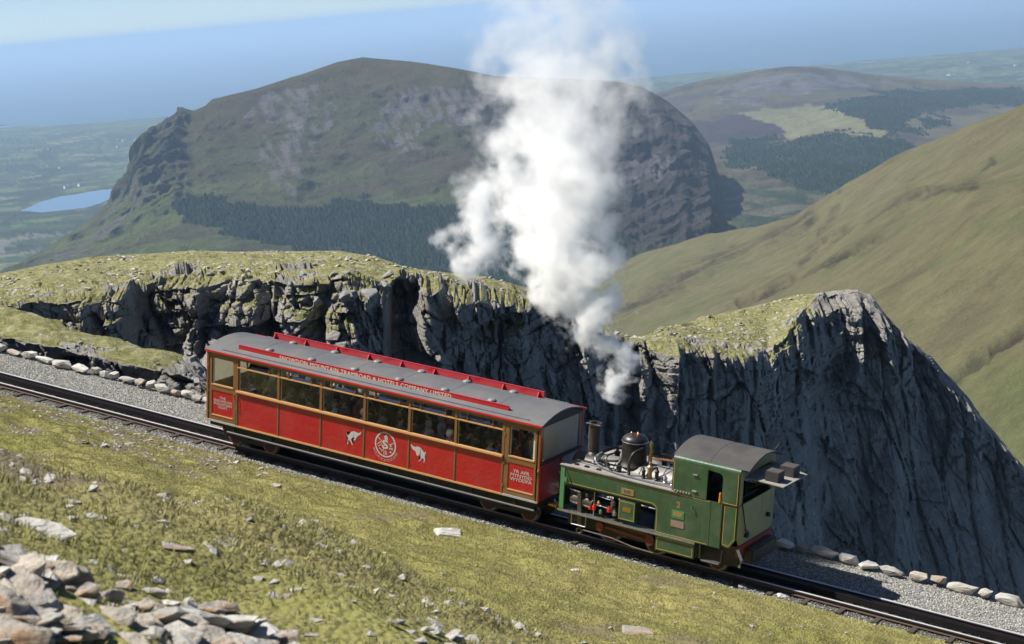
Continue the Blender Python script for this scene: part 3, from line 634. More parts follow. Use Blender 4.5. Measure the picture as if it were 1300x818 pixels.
gn_scatter('turf_grass', tuft(2, 18, 0.055, 0.09, 0.006), bl, hill, 'tussock', 5.0, 0.6, 1.2, 2, 0.6, 0.35)
# ---------------------------------------------------------------- stones
def rock_mesh(name, seed, sx=1.0, sy=0.7, sz=0.45, npts=16, sub=1, noise=0.06, bev=0.05):
    R = np.random.default_rng(seed); bm = bmesh.new()
    p = R.normal(size=(npts, 3)); p /= np.linalg.norm(p, axis=1)[:, None]; p *= R.uniform(0.75, 1.0, (npts, 1))
    p = np.sign(p) * np.abs(p) ** 0.8
    for q in p: bm.verts.new((q[0] * sx * 0.5, q[1] * sy * 0.5, q[2] * sz * 0.5))
    bmesh.ops.convex_hull(bm, input=bm.verts)
    for v in [v for v in bm.verts if not v.link_faces]: bm.verts.remove(v)
    if bev: bmesh.ops.bevel(bm, geom=bm.edges[:], offset=bev * sz, segments=1, affect='EDGES', clamp_overlap=True)
    if sub:
        bmesh.ops.triangulate(bm, faces=bm.faces[:])
        bmesh.ops.subdivide_edges(bm, edges=bm.edges[:], cuts=sub, use_grid_fill=True)
        co = np.array([v.co[:] for v in bm.verts]); d = fbm(co * (3.0 / max(sx, sy)) + seed * 3.1, 3) * noise * sz + facets(co * 4.0 + seed) * noise * 0.3 * sz
        for v, k in zip(bm.verts, d):
            v.co += v.co.normalized() * k if v.co.length > 0 else Vector()
    me = bpy.data.meshes.new(name); bm.to_mesh(me); bm.free(); return me
def stone_mat(name, a, b, rust=0.4, sc_=3.0):
    n = N(name); co = n.coord(); f = n.noise(co, 1.2 * sc_, 7, 0.65); f2 = n.noise(co, 0.5 * sc_, 5); 
    lam = n.noise(n.mapping(co, (1.5, 1.5, 9.0), (0.25, 0.15, 0)), sc_, 5, 0.6)
    oi = n.new('ShaderNodeObjectInfo')
    c = n.mix(n.ramp(f, [(0.3, 0.0), (0.7, 1.0)]), a, b)
    c = n.mix(n.math('MULTIPLY', n.ramp(f2, [(0.5, 0.0), (0.66, 1.0)]), n.math('MULTIPLY', oi.outputs['Random'], rust * 2)), c, (0.36, 0.21, 0.10))
    c = n.mix(n.ramp(n.noise(co, 5 * sc_, 4), [(0.62, 0.0), (0.7, 0.6)]), c, (0.10, 0.10, 0.09))
    c = n.mix(n.math('MULTIPLY', oi.outputs['Random'], 0.4), c, (0.13, 0.13, 0.13))
    n.bump(n.math('ADD', f, lam), 0.7, 0.06)
    return n.base(c, 0.9, 0, 0.2)
pale = stone_mat('weathered_stone', (0.28, 0.27, 0.25), (0.54, 0.52, 0.47))
white = stone_mat('pale_edging_stone', (0.46, 0.45, 0.42), (0.70, 0.68, 0.63), 0.35)
rusty = stone_mat('rusty_slab', (0.26, 0.23, 0.195), (0.52, 0.46, 0.38), 0.9, 2.0)
grey = stone_mat('grey_boulder', (0.16, 0.16, 0.16), (0.34, 0.335, 0.32), 0.2, 1.0)
protos = [rock_mesh('rock', 20 + i, 1.0, 0.62 + 0.1 * (i % 3), 0.34 + 0.1 * (i % 2), 18, 1) for i in range(7)]
for i, m_ in enumerate(protos): m_.materials.append([pale, rusty, pale, white, rusty, pale, rusty][i])
slabs = [rock_mesh('slab', 60 + i, 1.0, 0.6, 0.2 + 0.05 * (i % 3), 18, 1) for i in range(6)]
for i, m_ in enumerate(slabs): m_.materials.append([rusty, pale, rusty, white, rusty, pale][i])
TRQ = Euler((0, SLOPE, 0)).to_matrix()
def put_rock(me, kx, ky, size, rot, zoff, label, group, squash=1.0, name='rock'):
    z = float(ground_z(np.array([kx]), np.array([ky]))[0])
    o = bpy.data.objects.new(name, me); C.objects.link(o)
    o.location = kw(kx, ky, z + zoff * size); o.rotation_euler = rot; o.scale = (size, size, size * squash)
    tag(o, label, 'rock', group); return o
R = random.Random(11)
# rocks that stand out in the turf (pixel, width in pixels, height factor)
named = [(568, 676, 52, 0.5, 3, 'long pale flat rock lying in the turf below the carriage end'),
         (808, 799, 58, 0.55, 1, 'pale pointed slab lying alone in the turf uphill of the engine, largest there'),
         (941, 744, 20, 0.8, 2, 'small pale rock at the turf edge beside the engine cab'),
         (40, 655, 130, 0.75, 0, 'large grey outcrop boulder half sunk in turf above the rock pile'),
         (92, 638, 30, 0.7, 2, 'striped pale rock beside the large grey outcrop boulder'),
         (224, 688, 60, 0.45, 1, 'flat striped rock in turf between outcrop boulder and rock pile'),
         (172, 702, 28, 0.8, 5, 'rounded grey rock in turf just above the rock pile'),
         (242, 732, 30, 0.5, 5, 'small flat grey rock at the top edge of the rock pile'),
         (420, 737, 100, 0.4, 4, 'long low ridge of pale rock breaking through the turf'),
         (470, 752, 40, 0.5, 6, 'pale rock at the tail of the long low rock ridge'),
         (395, 765, 44, 0.5, 2, 'striped flat rock below the long low rock ridge'),
         (545, 785, 40, 0.4, 0, 'flat pale rock in the open turf below the long low ridge'),
         (290, 690, 26, 0.5, 3, 'little white rock in the turf above the rock pile'),
         (350, 620, 18, 0.6, 2, 'little rock in the turf beside the shaded line'),
         (730, 727, 16, 0.5, 3, 'small white rock in the turf above the engine'), (995, 757, 26, 0.6, 3, 'white rock at the ballast edge downhill of the engine'),
         (1025, 767, 14, 0.6, 3, 'little white stone at the ballast edge downhill of the engine'), (885, 778, 18, 0.5, 1, 'small grey rock in turf downhill of the lone pointed slab'),
         (952, 795, 14, 0.5, 3, 'little white rock in turf downhill of the lone pointed slab')]
for u, v, wpx, sq, pi, lab in named:
    q = k_hit(u, v); dist = float((q - CAMK) @ RM[2]); size = wpx / FPX * dist
    put_rock(protos[pi], q[0], q[1], size, (R.uniform(-.15, .15), SLOPE + R.uniform(-.1, .15), 0.55 + R.uniform(-0.3, 0.3)), -0.04, lab, None, sq * 1.25)
# the pile of slabs at the knoll
count = 0
for i in range(1400):
    u = R.uniform(-60, 470); v = R.uniform(665, 850)
    lim = np.interp(u, [-60, 0, 60, 110, 170, 230, 320, 420, 470], [700, 712, 726, 736, 750, 744, 760, 790, 812])
    if v < lim + 8 or (v < lim + 30 and R.random() < 0.5): continue
    q = k_hit(u, v); dist = float((q - CAMK) @ RM[2])
    size = min(R.uniform(24, 95), 30 + (v - lim) * 1.1) / FPX * dist * (0.75 + 0.5 * R.random())
    big = R.random() < 0.8
    put_rock(R.choice(slabs if big else protos), q[0] + R.uniform(-.1, .1), q[1] + R.uniform(-.1, .1), size, (R.uniform(-.35, .35), R.uniform(-.25, .45), R.uniform(-0.5, 1.6)), R.uniform(-0.02, 0.2), 'rough grey and rust-stained slab in the rock pile on the knoll', 'slabs of the rock pile', R.uniform(0.7, 1.2), 'slab')
    count += 1
    if count > 290: break
# pale stones strewn along the turf beside the line, uphill of the carriage, and singly over the turf
count = 0
while count < 150:
    if count < 105:
        x = R.uniform(-13, 3.5); y = GE - 0.9 - (x + 4) * 0.05 + R.gauss(-0.6, 0.85)
        if y > GE - 0.1: continue
        s = R.uniform(0.1, 0.42) ** 1.0 * (1.0 if R.random() < 0.25 else 0.6); lab, grp = 'pale broken stone in the stony strip between turf and track', 'stones of the stony strip'
    else:
        q = k_hit(R.uniform(20, 1150), R.uniform(600, 818)); x, y = q[0], q[1]
        if y > GE - 0.5: continue
        s = R.uniform(0.06, 0.2); lab, grp = 'small weathered stone showing in the open turf', 'stones in the open turf'
    put_rock(R.choice(protos), x, y, s, (R.uniform(-.3, .3), R.uniform(-.2, .4), R.uniform(0, 6.28)), 0.0, lab, grp, R.uniform(0.4, 0.9), 'stone')
    count += 1
# small loose stones: uncounted
sm = rock_mesh('loose_stone', 5, 0.11, 0.075, 0.05, 12, 0, 0, 0)
gn_scatter('loose_stones', sm, pale, hill, 'stony', 46.0, 0.4, 1.6, 4, 0.5, 0.6)
gs = rock_mesh('gravel_stone', 6, 0.066, 0.05, 0.04, 10, 0, 0, 0)
n = N('ballast_gravel'); g = n.new('ShaderNodeNewGeometry'); f = n.noise(g.outputs['Position'], 11.0, 2, 0.5); f2 = n.noise(g.outputs['Position'], 1.3, 4)
c = n.mix(n.ramp(f, [(0.32, 0.0), (0.68, 1.0)]), (0.17, 0.172, 0.16), (0.50, 0.49, 0.45))
oil = n.new('ShaderNodeSeparateXYZ'); n.put(oil.inputs[0], g.outputs['Position']); od = n.ramp(n.math('ABSOLUTE', oil.outputs[1]), [(0.45, 0.8), (0.85, 0.0)])
c = n.mix(od, c, (0.05, 0.042, 0.034)); c = n.mix(n.ramp(f2, [(0.6, 0.0), (0.75, 0.35)]), c, (0.30, 0.21, 0.12))
ballast_m = n.base(c, 0.9, 0, 0.2)
gn_scatter('ballast_gravel', gs, ballast_m, hill, 'gravel', 430.0, 0.6, 1.35, 6, 0.3, 0.9)
ls = rock_mesh('plateau_stone', 8, 1.0, 0.7, 0.5, 12, 0, 0, 0)
gn_scatter('plateau_stones', ls, pale, cliff, 'loose', 0.9, 0.15, 0.8, 8, 0.3, 0.4)
gn_scatter('spur_stones', rock_mesh('spur_stone', 9, 0.5, 0.35, 0.25, 12, 0, 0, 0), grey, spur, 'loose', 3.0, 0.4, 1.3, 9, 0.3, 0.5)
# ---- edging stones on the brink
edging = empty('stone_edging', kw(5, 2.5, -0.15), (0, SLOPE, 0)); tag(edging, 'row of pale rough edging stones along the brink beside the ballast', 'edging stones')
est = [rock_mesh('stone', 90 + i, 1.0, 0.52, 0.36, 20, 1, 0.05) for i in range(6)]
for i, m_ in enumerate(est): m_.materials.append([white, pale, white, rusty, white, pale][i])
x = -17.0; i = 0
while x < 30:
    l = R.uniform(0.32, 0.95); o = bpy.data.objects.new('stone', R.choice(est)); C.objects.link(o); o.parent = edging
    o.location = (x + l / 2 - 5, R.uniform(-0.06, 0.06), 0.13 + R.uniform(-0.03, 0.04)); o.scale = (l * 1.05, R.uniform(0.55, 0.85), R.uniform(0.5, 0.95))
    o.rotation_euler = (R.uniform(-.12, .12), R.uniform(-.08, .08), R.uniform(-.12, .12) + (3.14 if R.random() < .5 else 0))
    x += l * (0.93 if R.random() < 0.85 else 1.1)
# boulders perched on the cliff edge
bl_ = [rock_mesh('boulder', 120 + i, 1.0, 0.8, 0.62, 14, 1, 0.05, 0.04) for i in range(5)]
for m_ in bl_: m_.materials.append(grey)
spots = [(421, 385, 44, 168, 'broad angular boulder jammed below the cliff rim, widest there'), (402, 384, 28, 170, None), (443, 376, 30, 168, None), (470, 375, 34, 166, 'flat-topped boulder next to the rock prow on the cliff rim'), (494, 352, 26, 176, 'upright boulder crowning the rock prow of the cliff'), (488, 364, 22, 170, None),
         (360, 368, 20, 172, None), (340, 364, 20, 172, None), (376, 364, 18, 173, None), (455, 412, 12, 163, None), (424, 428, 24, 160, None), (436, 415, 14, 160, None), (440, 347, 18, 178, None), (425, 350, 16, 178, None), (412, 352, 14, 180, None), (385, 348, 14, 182, None), (398, 350, 14, 182, None), (268, 350, 18, 182, None), (250, 346, 14, 182, None), (205, 366, 12, 168, None), (284, 347, 16, 182, None), (300, 350, 12, 182, None), (318, 353, 14, 182, None)]
from mathutils.bvhtree import BVHTree
cbvh = BVHTree.FromPolygons([v.co[:] for v in cliff.data.vertices], [tuple(p.vertices) for p in cliff.data.polygons])
for u, v, w, d, lab in spots:
    ht = cbvh.ray_cast(Vector(CAM), Vector(px_dir(u, v)).normalized())[0]
    if ht is None: continue
    d = float((np.array(ht) - CAM) @ FWD)
    o = bpy.data.objects.new('boulder', R.choice(bl_)); C.objects.link(o); s = w / FPX * d * 1.0; o.location = px_at(u, v, d + s * 0.12)
    o.scale = (s, s, s * R.uniform(0.8, 1.2)); o.rotation_euler = (R.uniform(-.4, .4), R.uniform(-.4, .4), R.uniform(0, 6.28))
    tag(o, lab or 'grey angular boulder on the broken rim of the cliff', 'boulder', None if lab else 'boulders on the cliff rim')
# ---------------------------------------------------------------- mesh builder for made things
class MB:
    def __init__(s): s.v = []; s.f = []
    def add(s, v, f):
        k = len(s.v); s.v += [tuple(map(float, q)) for q in v]; s.f += [tuple(k + i for i in q) for q in f]; return s
    def box(s, x0, x1, y0, y1, z0, z1):
        x0, x1 = sorted((x0, x1)); y0, y1 = sorted((y0, y1)); z0, z1 = sorted((z0, z1))
        return s.add([(x, y, z) for x in (x0, x1) for y in (y0, y1) for z in (z0, z1)],
                     [(0, 1, 3, 2), (4, 6, 7, 5), (0, 4, 5, 1), (2, 3, 7, 6), (0, 2, 6, 4), (1, 5, 7, 3)])
    def tube(s, pts, r, seg=8, caps=True, r1=None):
        pts = [Vector(p) for p in pts]; n = len(pts); rings = []
        up = Vector((0, 0, 1))
        for i, p in enumerate(pts):
            d = (pts[min(i + 1, n - 1)] - pts[max(i - 1, 0)]).normalized()
            a = d.cross(up)
            if a.length < 1e-3: a = d.cross(Vector((0, 1, 0)))
            a.normalize(); b = d.cross(a).normalized()
            rr_ = r if r1 is None else r + (r1 - r) * i / (n - 1)
            rings.append([p + (a * math.cos(t) + b * math.sin(t)) * rr_ for t in (2 * math.pi * j / seg for j in range(seg))])
        k = []
        for r_ in rings: k += [tuple(q) for q in r_]
        f = [(i * seg + j, i * seg + (j + 1) % seg, (i + 1) * seg + (j + 1) % seg, (i + 1) * seg + j) for i in range(n - 1) for j in range(seg)]
        if caps: f += [tuple(range(seg))[::-1], tuple((n - 1) * seg + j for j in range(seg))]
        return s.add(k, f)
    def cyl(s, p0, p1, r, seg=20, r1=None): return s.tube([p0, p1], r, seg, True, r1)
    def prism(s, poly, plane, a, b):
        """Extrude a 2-D polygon: plane 'xz' runs along y from a to b, 'yz' along x, 'xy' along z."""
        n = len(poly)
        def P(q, t): return {'xz': (q[0], t, q[1]), 'yz': (t, q[0], q[1]), 'xy': (q[0], q[1], t)}[plane]
        v = [P(q, a) for q in poly] + [P(q, b) for q in poly]
        return s.add(v, [tuple(range(n))[::-1], tuple(range(n, 2 * n))] + [(i, (i + 1) % n, n + (i + 1) % n, n + i) for i in range(n)])
    def lathe(s, prof, c, seg=24):
        v = []; n = len(prof)
        for r, z in prof: v += [(c[0] + r * math.cos(t), c[1] + r * math.sin(t), c[2] + z) for t in (2 * math.pi * j / seg for j in range(seg))]
        f = [(i * seg + j, i * seg + (j + 1) % seg, (i + 1) * seg + (j + 1) % seg, (i + 1) * seg + j) for i in range(n - 1) for j in range(seg)]
        f += [tuple(range(seg))[::-1], tuple((n - 1) * seg + j for j in range(seg))]
        return s.add(v, f)
    def ring(s, c, R, r, axis='y', seg=24, k=6):
        v = []; f = []
        for i in range(seg):
            t = 2 * math.pi * i / seg
            for j in range(k):
                q = 2 * math.pi * j / k; rr_ = R + r * math.cos(q); h = r * math.sin(q)
                a, b = rr_ * math.cos(t), rr_ * math.sin(t)
                v.append({'y': (c[0] + a, c[1] + h, c[2] + b), 'z': (c[0] + a, c[1] + b, c[2] + h), 'x': (c[0] + h, c[1] + a, c[2] + b)}[axis])
        for i in range(seg):
            for j in range(k): f.append((i * k + j, i * k + (j + 1) % k, ((i + 1) % seg) * k + (j + 1) % k, ((i + 1) % seg) * k + j))
        return s.add(v, f)
    def build(s, name, mat, parent=None, off=(0, 0, 0), bevel=0.0, smooth=False, tri=False):
        me = bpy.data.meshes.new(name); me.from_pydata([(a - off[0], b - off[1], c - off[2]) for a, b, c in s.v], [], s.f); me.update()
        bm = bmesh.new(); bm.from_mesh(me); bmesh.ops.recalc_face_normals(bm, faces=bm.faces[:])
        if bevel:
            es = [e for e in bm.edges if len(e.link_faces) == 2 and e.calc_face_angle(0) > 0.6]
            bmesh.ops.bevel(bm, geom=es, offset=bevel, segments=2, affect='EDGES', clamp_overlap=True)
        bm.to_mesh(me); bm.free()
        o = link(name, me, mat, parent)
        if smooth:
            me.polygons.foreach_set('use_smooth', [True] * len(me.polygons))
            me.set_sharp_from_angle(angle=math.radians(38))
        return o
def text_mesh(txt, bold=0.0, shear=0.0, spacing=1.0):
    cu = bpy.data.curves.new('lettering', 'FONT'); cu.body = txt; cu.offset = bold; cu.shear = shear; cu.space_character = spacing
    cu.align_x = 'LEFT'; cu.resolution_u = 3
    o = bpy.data.objects.new('lettering', cu); C.objects.link(o); bpy.context.view_layer.update()
    me = bpy.data.meshes.new_from_object(o.evaluated_get(bpy.context.evaluated_depsgraph_get()))
    C.objects.unlink(o); bpy.data.objects.remove(o); return me
def lettering(lines, x0, x1, z0, z1, y, mat, parent, off, bold=0.01, spacing=1.0, gap=0.25, fit=True, plane='xz', align='C'):
    """Flat lettering on a side (plane xz at y) or end (plane yz at x=y)."""
    n = len(lines); hgt = (z1 - z0) / (n + gap * (n - 1)); v = []; f = []
    ms = [text_mesh(t, bold, 0, spacing) for t in lines]
    ws = []
    for me in ms:
        c = np.array([q.co[:] for q in me.vertices]); ws.append((c[:, 0].min(), c[:, 0].max(), c[:, 1].min(), c[:, 1].max()))
    wmax = max(w[1] - w[0] for w in ws); kx = (x1 - x0) / wmax
    for i, (me, w) in enumerate(zip(ms, ws)):
        kz = hgt / 0.70; zc = z1 - hgt - i * hgt * (1 + gap); ln = (w[1] - w[0]) * kx
        xs0 = (x0 + x1) / 2 - ln / 2 if align == 'C' else x0
        k = len(v)
        for q in me.vertices:
            a = xs0 + (q.co.x - w[0]) * kx; b = zc + q.co.y * kz
            v.append((a - off[0], y - off[1], b - off[2]) if plane == 'xz' else (y - off[0], a - off[1], b - off[2]))
        f += [tuple(k + j for j in p.vertices) for p in me.polygons]
        bpy.data.meshes.remove(me)
    me = bpy.data.meshes.new('lettering'); me.from_pydata(v, [], f); me.update()
    return link('lettering', me, mat, parent)
def side_at(u, v, y):
    d = RM.T @ np.array([(u - CX) / FPX, (v - CY) / FPX, 1.0]); k = (y - CAMK[1]) / d[1]; q = CAMK + k * d
    return float(q[0]), float(q[2])
# ---------------------------------------------------------------- the rack railway track
steel = plain('worn_steel_glint', (0.62, 0.61, 0.62), 0.38, 0.35, 0.1, 3.0)  # worn steel kept pale: the far rail's sky glint is in the colour
rust = plain('rusty_rail_side', (0.075, 0.05, 0.04), 0.75, 0.2, 0.3, 8.0)
rackm = plain('greasy_rack_steel', (0.05, 0.045, 0.045), 0.38, 0.7, 0.25, 4.0)
slp = plain('steel_sleeper', (0.06, 0.045, 0.036), 0.8, 0.2, 0.3, 5.0)
track = empty('railway_track', kw(5, 0, -0.15), (0, SLOPE, 0)); tag(track, kind='structure'); TO = (5, 0, -0.15)
X0, X1 = -60.0, 70.0
def rail_prof(y): return [(y - 0.05, -0.125), (y + 0.05, -0.125), (y + 0.05, -0.112), (y + 0.009, -0.10), (y + 0.009, -0.032), (y + 0.03, -0.028), (y + 0.03, -0.004), (y + 0.025, 0.0), (y - 0.025, 0.0), (y - 0.03, -0.004), (y - 0.03, -0.028), (y - 0.009, -0.032), (y - 0.009, -0.10), (y - 0.05, -0.112)]
for s in (-1, 1):
    r = MB().prism(rail_prof(s * 0.43), 'yz', X0, X1).build('rail', rust, track, TO)
    MB().box(X0, X1, s * 0.43 - 0.032, s * 0.43 + 0.032, -0.012 if s > 0 else -0.002, 0.003).build('running_surface', steel, r, TO)
for s in (-1, 1):
    r = MB().box(X0, X1, s * 0.045 - 0.012, s * 0.045 + 0.012, -0.09, 0.055).build('rack_bar', rackm, track, TO)
sleep_me = None
x = -20.0
while x < 31:
    if sleep_me is None:
        o = MB().prism([(-0.1, -0.15), (0.1, -0.15), (0.065, -0.085), (-0.065, -0.085)], 'xz', -0.8, 0.8).build('sleeper', slp, track, (0, 0, 0)); sleep_me = o.data
    else:
        o = bpy.data.objects.new('sleeper', sleep_me); C.objects.link(o); o.parent = track
    o.location = (x - 5, 0, 0.15 - 0.035); x += 0.92
# ---------------------------------------------------------------- the red carriage
def varnish(name, a, b, rough=0.3):
    n = N(name); co = n.coord(); g = n.noise(n.mapping(co, (1.5, 14, 14)), 3.0, 6, 0.6, dist=0.6)
    c = n.mix(g, a, b); n.put(n.b.inputs['Coat Weight'], 0.6); n.put(n.b.inputs['Coat Roughness'], 0.15)
    return n.base(c, rough, 0, 0.5)
def gloss(name, col, rough=0.28, wob=0.06, var=0.08, dust=0.12, grime=0.0):
    n = N(name); co = n.coord(); f = n.noise(co, 3.0, 5); f2 = n.noise(co, 9.0, 4, 0.6)
    c = n.mix(f, tuple(x * (1 - var) for x in col), tuple(x * (1 + var) for x in col))
    c = n.mix(n.math('MULTIPLY', n.ramp(n.noise(co, 1.7, 7, 0.7), [(0.45, 0.0), (0.75, 1.0)]), dust), c, (0.25, 0.22, 0.19))
    st = n.ramp(n.noise(n.mapping(co, (7, 7, 0.8)), 1.0, 6, 0.7), [(0.48, 0.0), (0.72, 1.0)]); c = n.mix(n.math('MULTIPLY', st, grime), c, (0.035, 0.03, 0.026))
    n.put(n.b.inputs['Coat Weight'], 0.7); n.put(n.b.inputs['Coat Roughness'], 0.08)
    if wob:
        b = n.bump(f2, wob, 0.05); 
    return n.base(c, rough, 0, 0.5)
def glass_mat(name, tint=(0.86, 0.9, 0.88), refl=1.0, dust=0.0):
    n = N(name); n.n.remove(n.b)
    tr = n.new('ShaderNodeBsdfTransparent'); n.put(tr.inputs[0], tint); gl = n.new('ShaderNodeBsdfGlossy'); gl.inputs['Roughness'].default_value = 0.02; n.put(gl.inputs[0], (0.95, 0.97, 1.0))
    fr = n.new('ShaderNodeFresnel'); fr.inputs[0].default_value = 1.5; mx = n.new('ShaderNodeMixShader')
    n.put(mx.inputs[0], n.math('MULTIPLY', fr.outputs[0], refl)); n.l.new(tr.outputs[0], mx.inputs[1]); n.l.new(gl.outputs[0], mx.inputs[2]); last = mx.outputs[0]
    if dust:
        df = n.new('ShaderNodeBsdfDiffuse'); n.put(df.inputs[0], (0.72, 0.66, 0.52)); tl = n.new('ShaderNodeBsdfTranslucent'); n.put(tl.inputs[0], (0.72, 0.66, 0.52)); m1 = n.new('ShaderNodeMixShader'); n.l.new(df.outputs[0], m1.inputs[1]); n.l.new(tl.outputs[0], m1.inputs[2])
        m2_ = n.new('ShaderNodeMixShader'); n.put(m2_.inputs[0], n.math('MULTIPLY_ADD', n.noise(n.coord(), 2.5, 5), dust * 0.6, dust * 0.7)); n.l.new(last, m2_.inputs[1]); n.l.new(m1.outputs[0], m2_.inputs[2]); last = m2_.outputs[0]
    n.l.new(last, n.out.inputs[0])
    return n.m
redp = gloss('carriage_red', (0.39, 0.005, 0.011), 0.32, 0.4, 0.1, 0.10, 0.25); redt = gloss('red_trim', (0.46, 0.014, 0.022), 0.35, 0.0)
wood = varnish('varnished_wood', (0.13, 0.055, 0.022), (0.27, 0.125, 0.05)); woodl = varnish('sunlit_varnished_sill', (0.42, 0.22, 0.085), (0.62, 0.36, 0.15))  # sills and rails: same varnish, sunlit brightness put into the colour
olive = varnish('panel_strip', (0.12, 0.075, 0.035), (0.20, 0.125, 0.06))
glass = glass_mat('window_glass', (0.98, 0.985, 0.98), 0.14); vglass = glass_mat('vent_glass', (0.8, 0.86, 0.9), 2.2)
roofm = plain('roof_canvas', (0.088, 0.092, 0.10), 0.62, 0, 0.10, 1.5, 0.4, ((0.16, 0.145, 0.13), 0.75), 0.12)
black = plain('underframe_black', (0.018, 0.017, 0.017), 0.6, 0.1, 0.3, 5.0, 0.4, ((0.07, 0.05, 0.035), 0.5))
pipe_m = plain('worn_footboard_pipe', (0.055, 0.055, 0.058), 0.6, 0.1, 0.3, 4.0)
brass = plain('brass', (0.55, 0.37, 0.12), 0.3, 0.9, 0.15, 9.0); silver = plain('silver_lettering', (0.50, 0.46, 0.44), 0.5, 0.1, 0.06, 9.0)
goldl = plain('cream_lettering', (0.70, 0.55, 0.42), 0.5, 0.0, 0.06, 9.0)
ventm = plain('dull_ventilator', (0.17, 0.172, 0.178), 0.6, 0.2, 0.2, 9.0); endglass = glass_mat('end_window_glass', (0.94, 0.94, 0.9), 1.0, 0.3); dglass = glass_mat('dusty_glass', (0.95, 0.95, 0.92), 0.5, 0.30)
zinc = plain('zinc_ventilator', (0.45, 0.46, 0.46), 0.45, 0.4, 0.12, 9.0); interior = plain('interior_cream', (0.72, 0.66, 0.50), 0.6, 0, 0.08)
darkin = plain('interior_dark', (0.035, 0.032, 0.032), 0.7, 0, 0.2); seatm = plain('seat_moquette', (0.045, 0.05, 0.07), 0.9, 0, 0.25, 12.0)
CB, CD, HW = 1.4966, 1.1159, 1.053; CL = 6 * CB + 2 * CD; CO = (CL / 2, 0, 0)
car = empty('railway_carriage', kw(CL / 2, 0, 0), (0, SLOPE, 0)); tag(car, 'long red and varnished wood railway carriage with grey roof and name boards', 'carriage')
xs_ = [CD + i * CB for i in range(7)]
for s in (-1, 1):
    Y = lambda d: s * (HW + d)
    MB().box(0.0, CL, Y(-0.05), Y(0.018), 0.77, 0.825).build('bottom_rail', woodl, car, CO, 0.006)
    MB().box(xs_[0] - 0.02, xs_[-1] + 0.02, Y(-0.04), Y(0.068), 1.80, 1.865).build('waist_rail', woodl, car, CO, 0.012)
    MB().box(0.0, CL, Y(-0.06), Y(0.012), 2.735, 2.86).build('cant_rail', wood, car, CO, 0.006)
    MB().box(xs_[0], xs_[-1], Y(-0.035), Y(0.016), 2.515, 2.555).build('transom', woodl, car, CO, 0.004)
    for i in range(6):
        a, b = xs_[i] + 0.028, xs_[i + 1] - 0.028
        pan = MB().box(a, b, Y(-0.03), Y(0.0), 0.825, 1.80).build('side_panel', redp, car, CO, 0.004)
        MB().box(xs_[i] + 0.045, xs_[i + 1] - 0.045, Y(-0.018), Y(-0.012), 1.865, 2.515).build('window_pane', glass, car, CO)
        m1, m2 = xs_[i] + CB * 0.235, xs_[i] + CB * 0.77
        for q in (m1, m2): MB().box(q - 0.018, q + 0.018, Y(-0.035), Y(0.014), 2.555, 2.735).build('vent_mullion', wood, car, CO, 0.004)
        for q0, q1 in ((xs_[i] + 0.045, m1 - 0.018), (m2 + 0.018, xs_[i + 1] - 0.045)): MB().box(q0, q1, Y(-0.018), Y(-0.012), 2.555, 2.735).build('vent_pane', glass, car, CO)
        MB().prism([(Y(-0.015), 2.556), (Y(-0.006), 2.556), (Y(-0.121), 2.70), (Y(-0.13), 2.70)], 'yz', m1 + 0.02, m2 - 0.02).build('open_vent', vglass, car, CO)
        if s < 0 and i == 3: logo_panel = pan
        if s < 0 and i == 2: goat_a = pan
        if s < 0 and i == 4: goat_b = pan
    for i in range(7):
        MB().box(xs_[i] - 0.027, xs_[i] + 0.027, Y(-0.03), Y(0.014), 0.825, 1.80).build('panel_strip', olive, car, CO, 0.004)
        MB().box(xs_[i] - 0.045, xs_[i] + 0.045, Y(-0.06), Y(0.012), 1.865, 2.735).build('window_post', wood, car, CO, 0.008)
    for k, (a, b) in enumerate(((0.05, CD - 0.045), (xs_[6] + 0.045, CL - 0.05))):
        d = MB().box(a, a + 0.13, Y(-0.045), Y(0.006), 0.83, 2.73).box(b - 0.10, b, Y(-0.045), Y(0.006), 0.83, 2.73)
        d.box(a + 0.13, b - 0.10, Y(-0.045), Y(0.006), 0.83, 0.965).box(a + 0.13, b - 0.10, Y(-0.045), Y(0.006), 2.66, 2.73).box(a + 0.13, b - 0.10, Y(-0.045), Y(0.006), 1.71, 1.86)
        door = d.build('door', wood, car, CO)
        MB().box(a + 0.13, b - 0.10, Y(-0.035), Y(-0.008), 0.995, 1.71).build('door_panel', redp, door, CO)
        MB().box(a + 0.13, b - 0.10, Y(-0.03), Y(0.018), 0.965, 0.995).build('panel_moulding', woodl, door, CO)
        MB().box(a + 0.13, b - 0.10, Y(-0.03), Y(0.02), 1.86, 1.90).build('door_sill', woodl, door, CO)
        MB().box(a + 0.13, b - 0.10, Y(-0.02), Y(-0.014), 1.90, 2.66).build('door_pane', glass if s < 0 else dglass, door, CO)
        hx = b - 0.05 if k else a + 0.07
        MB().cyl((b - 0.05, Y(0.03), 1.60), (b - 0.05, Y(0.03), 1.72), 0.018, 8).box(b - 0.06, b - 0.04, Y(0), Y(0.03), 1.65, 1.68).build('door_handle', brass, door, CO)
        for hz_ in (1.02, 1.62, 2.4): MB().cyl((a + 0.0, Y(0.012), hz_), (a + 0.0, Y(0.012), hz_ + 0.08), 0.014, 8).build('hinge', brass, door, CO)
        MB().tube([(b + 0.045, Y(0.015), 1.28), (b + 0.045, Y(0.05), 1.32), (b + 0.045, Y(0.05), 1.66), (b + 0.045, Y(0.015), 1.70)], 0.014, 8).build('grab_rail', brass, car, CO, smooth=True)
        if s < 0:
            lettering(['THE', 'SNOWDON', 'MOUNTAIN', 'GOAT'] if k == 0 else ['YR AFR', 'MYNYDD', 'WYDDFA'], a + 0.20, b - 0.15, 1.24 if k else 1.20, 1.55, Y(-0.004), silver, door, CO, 0.012)
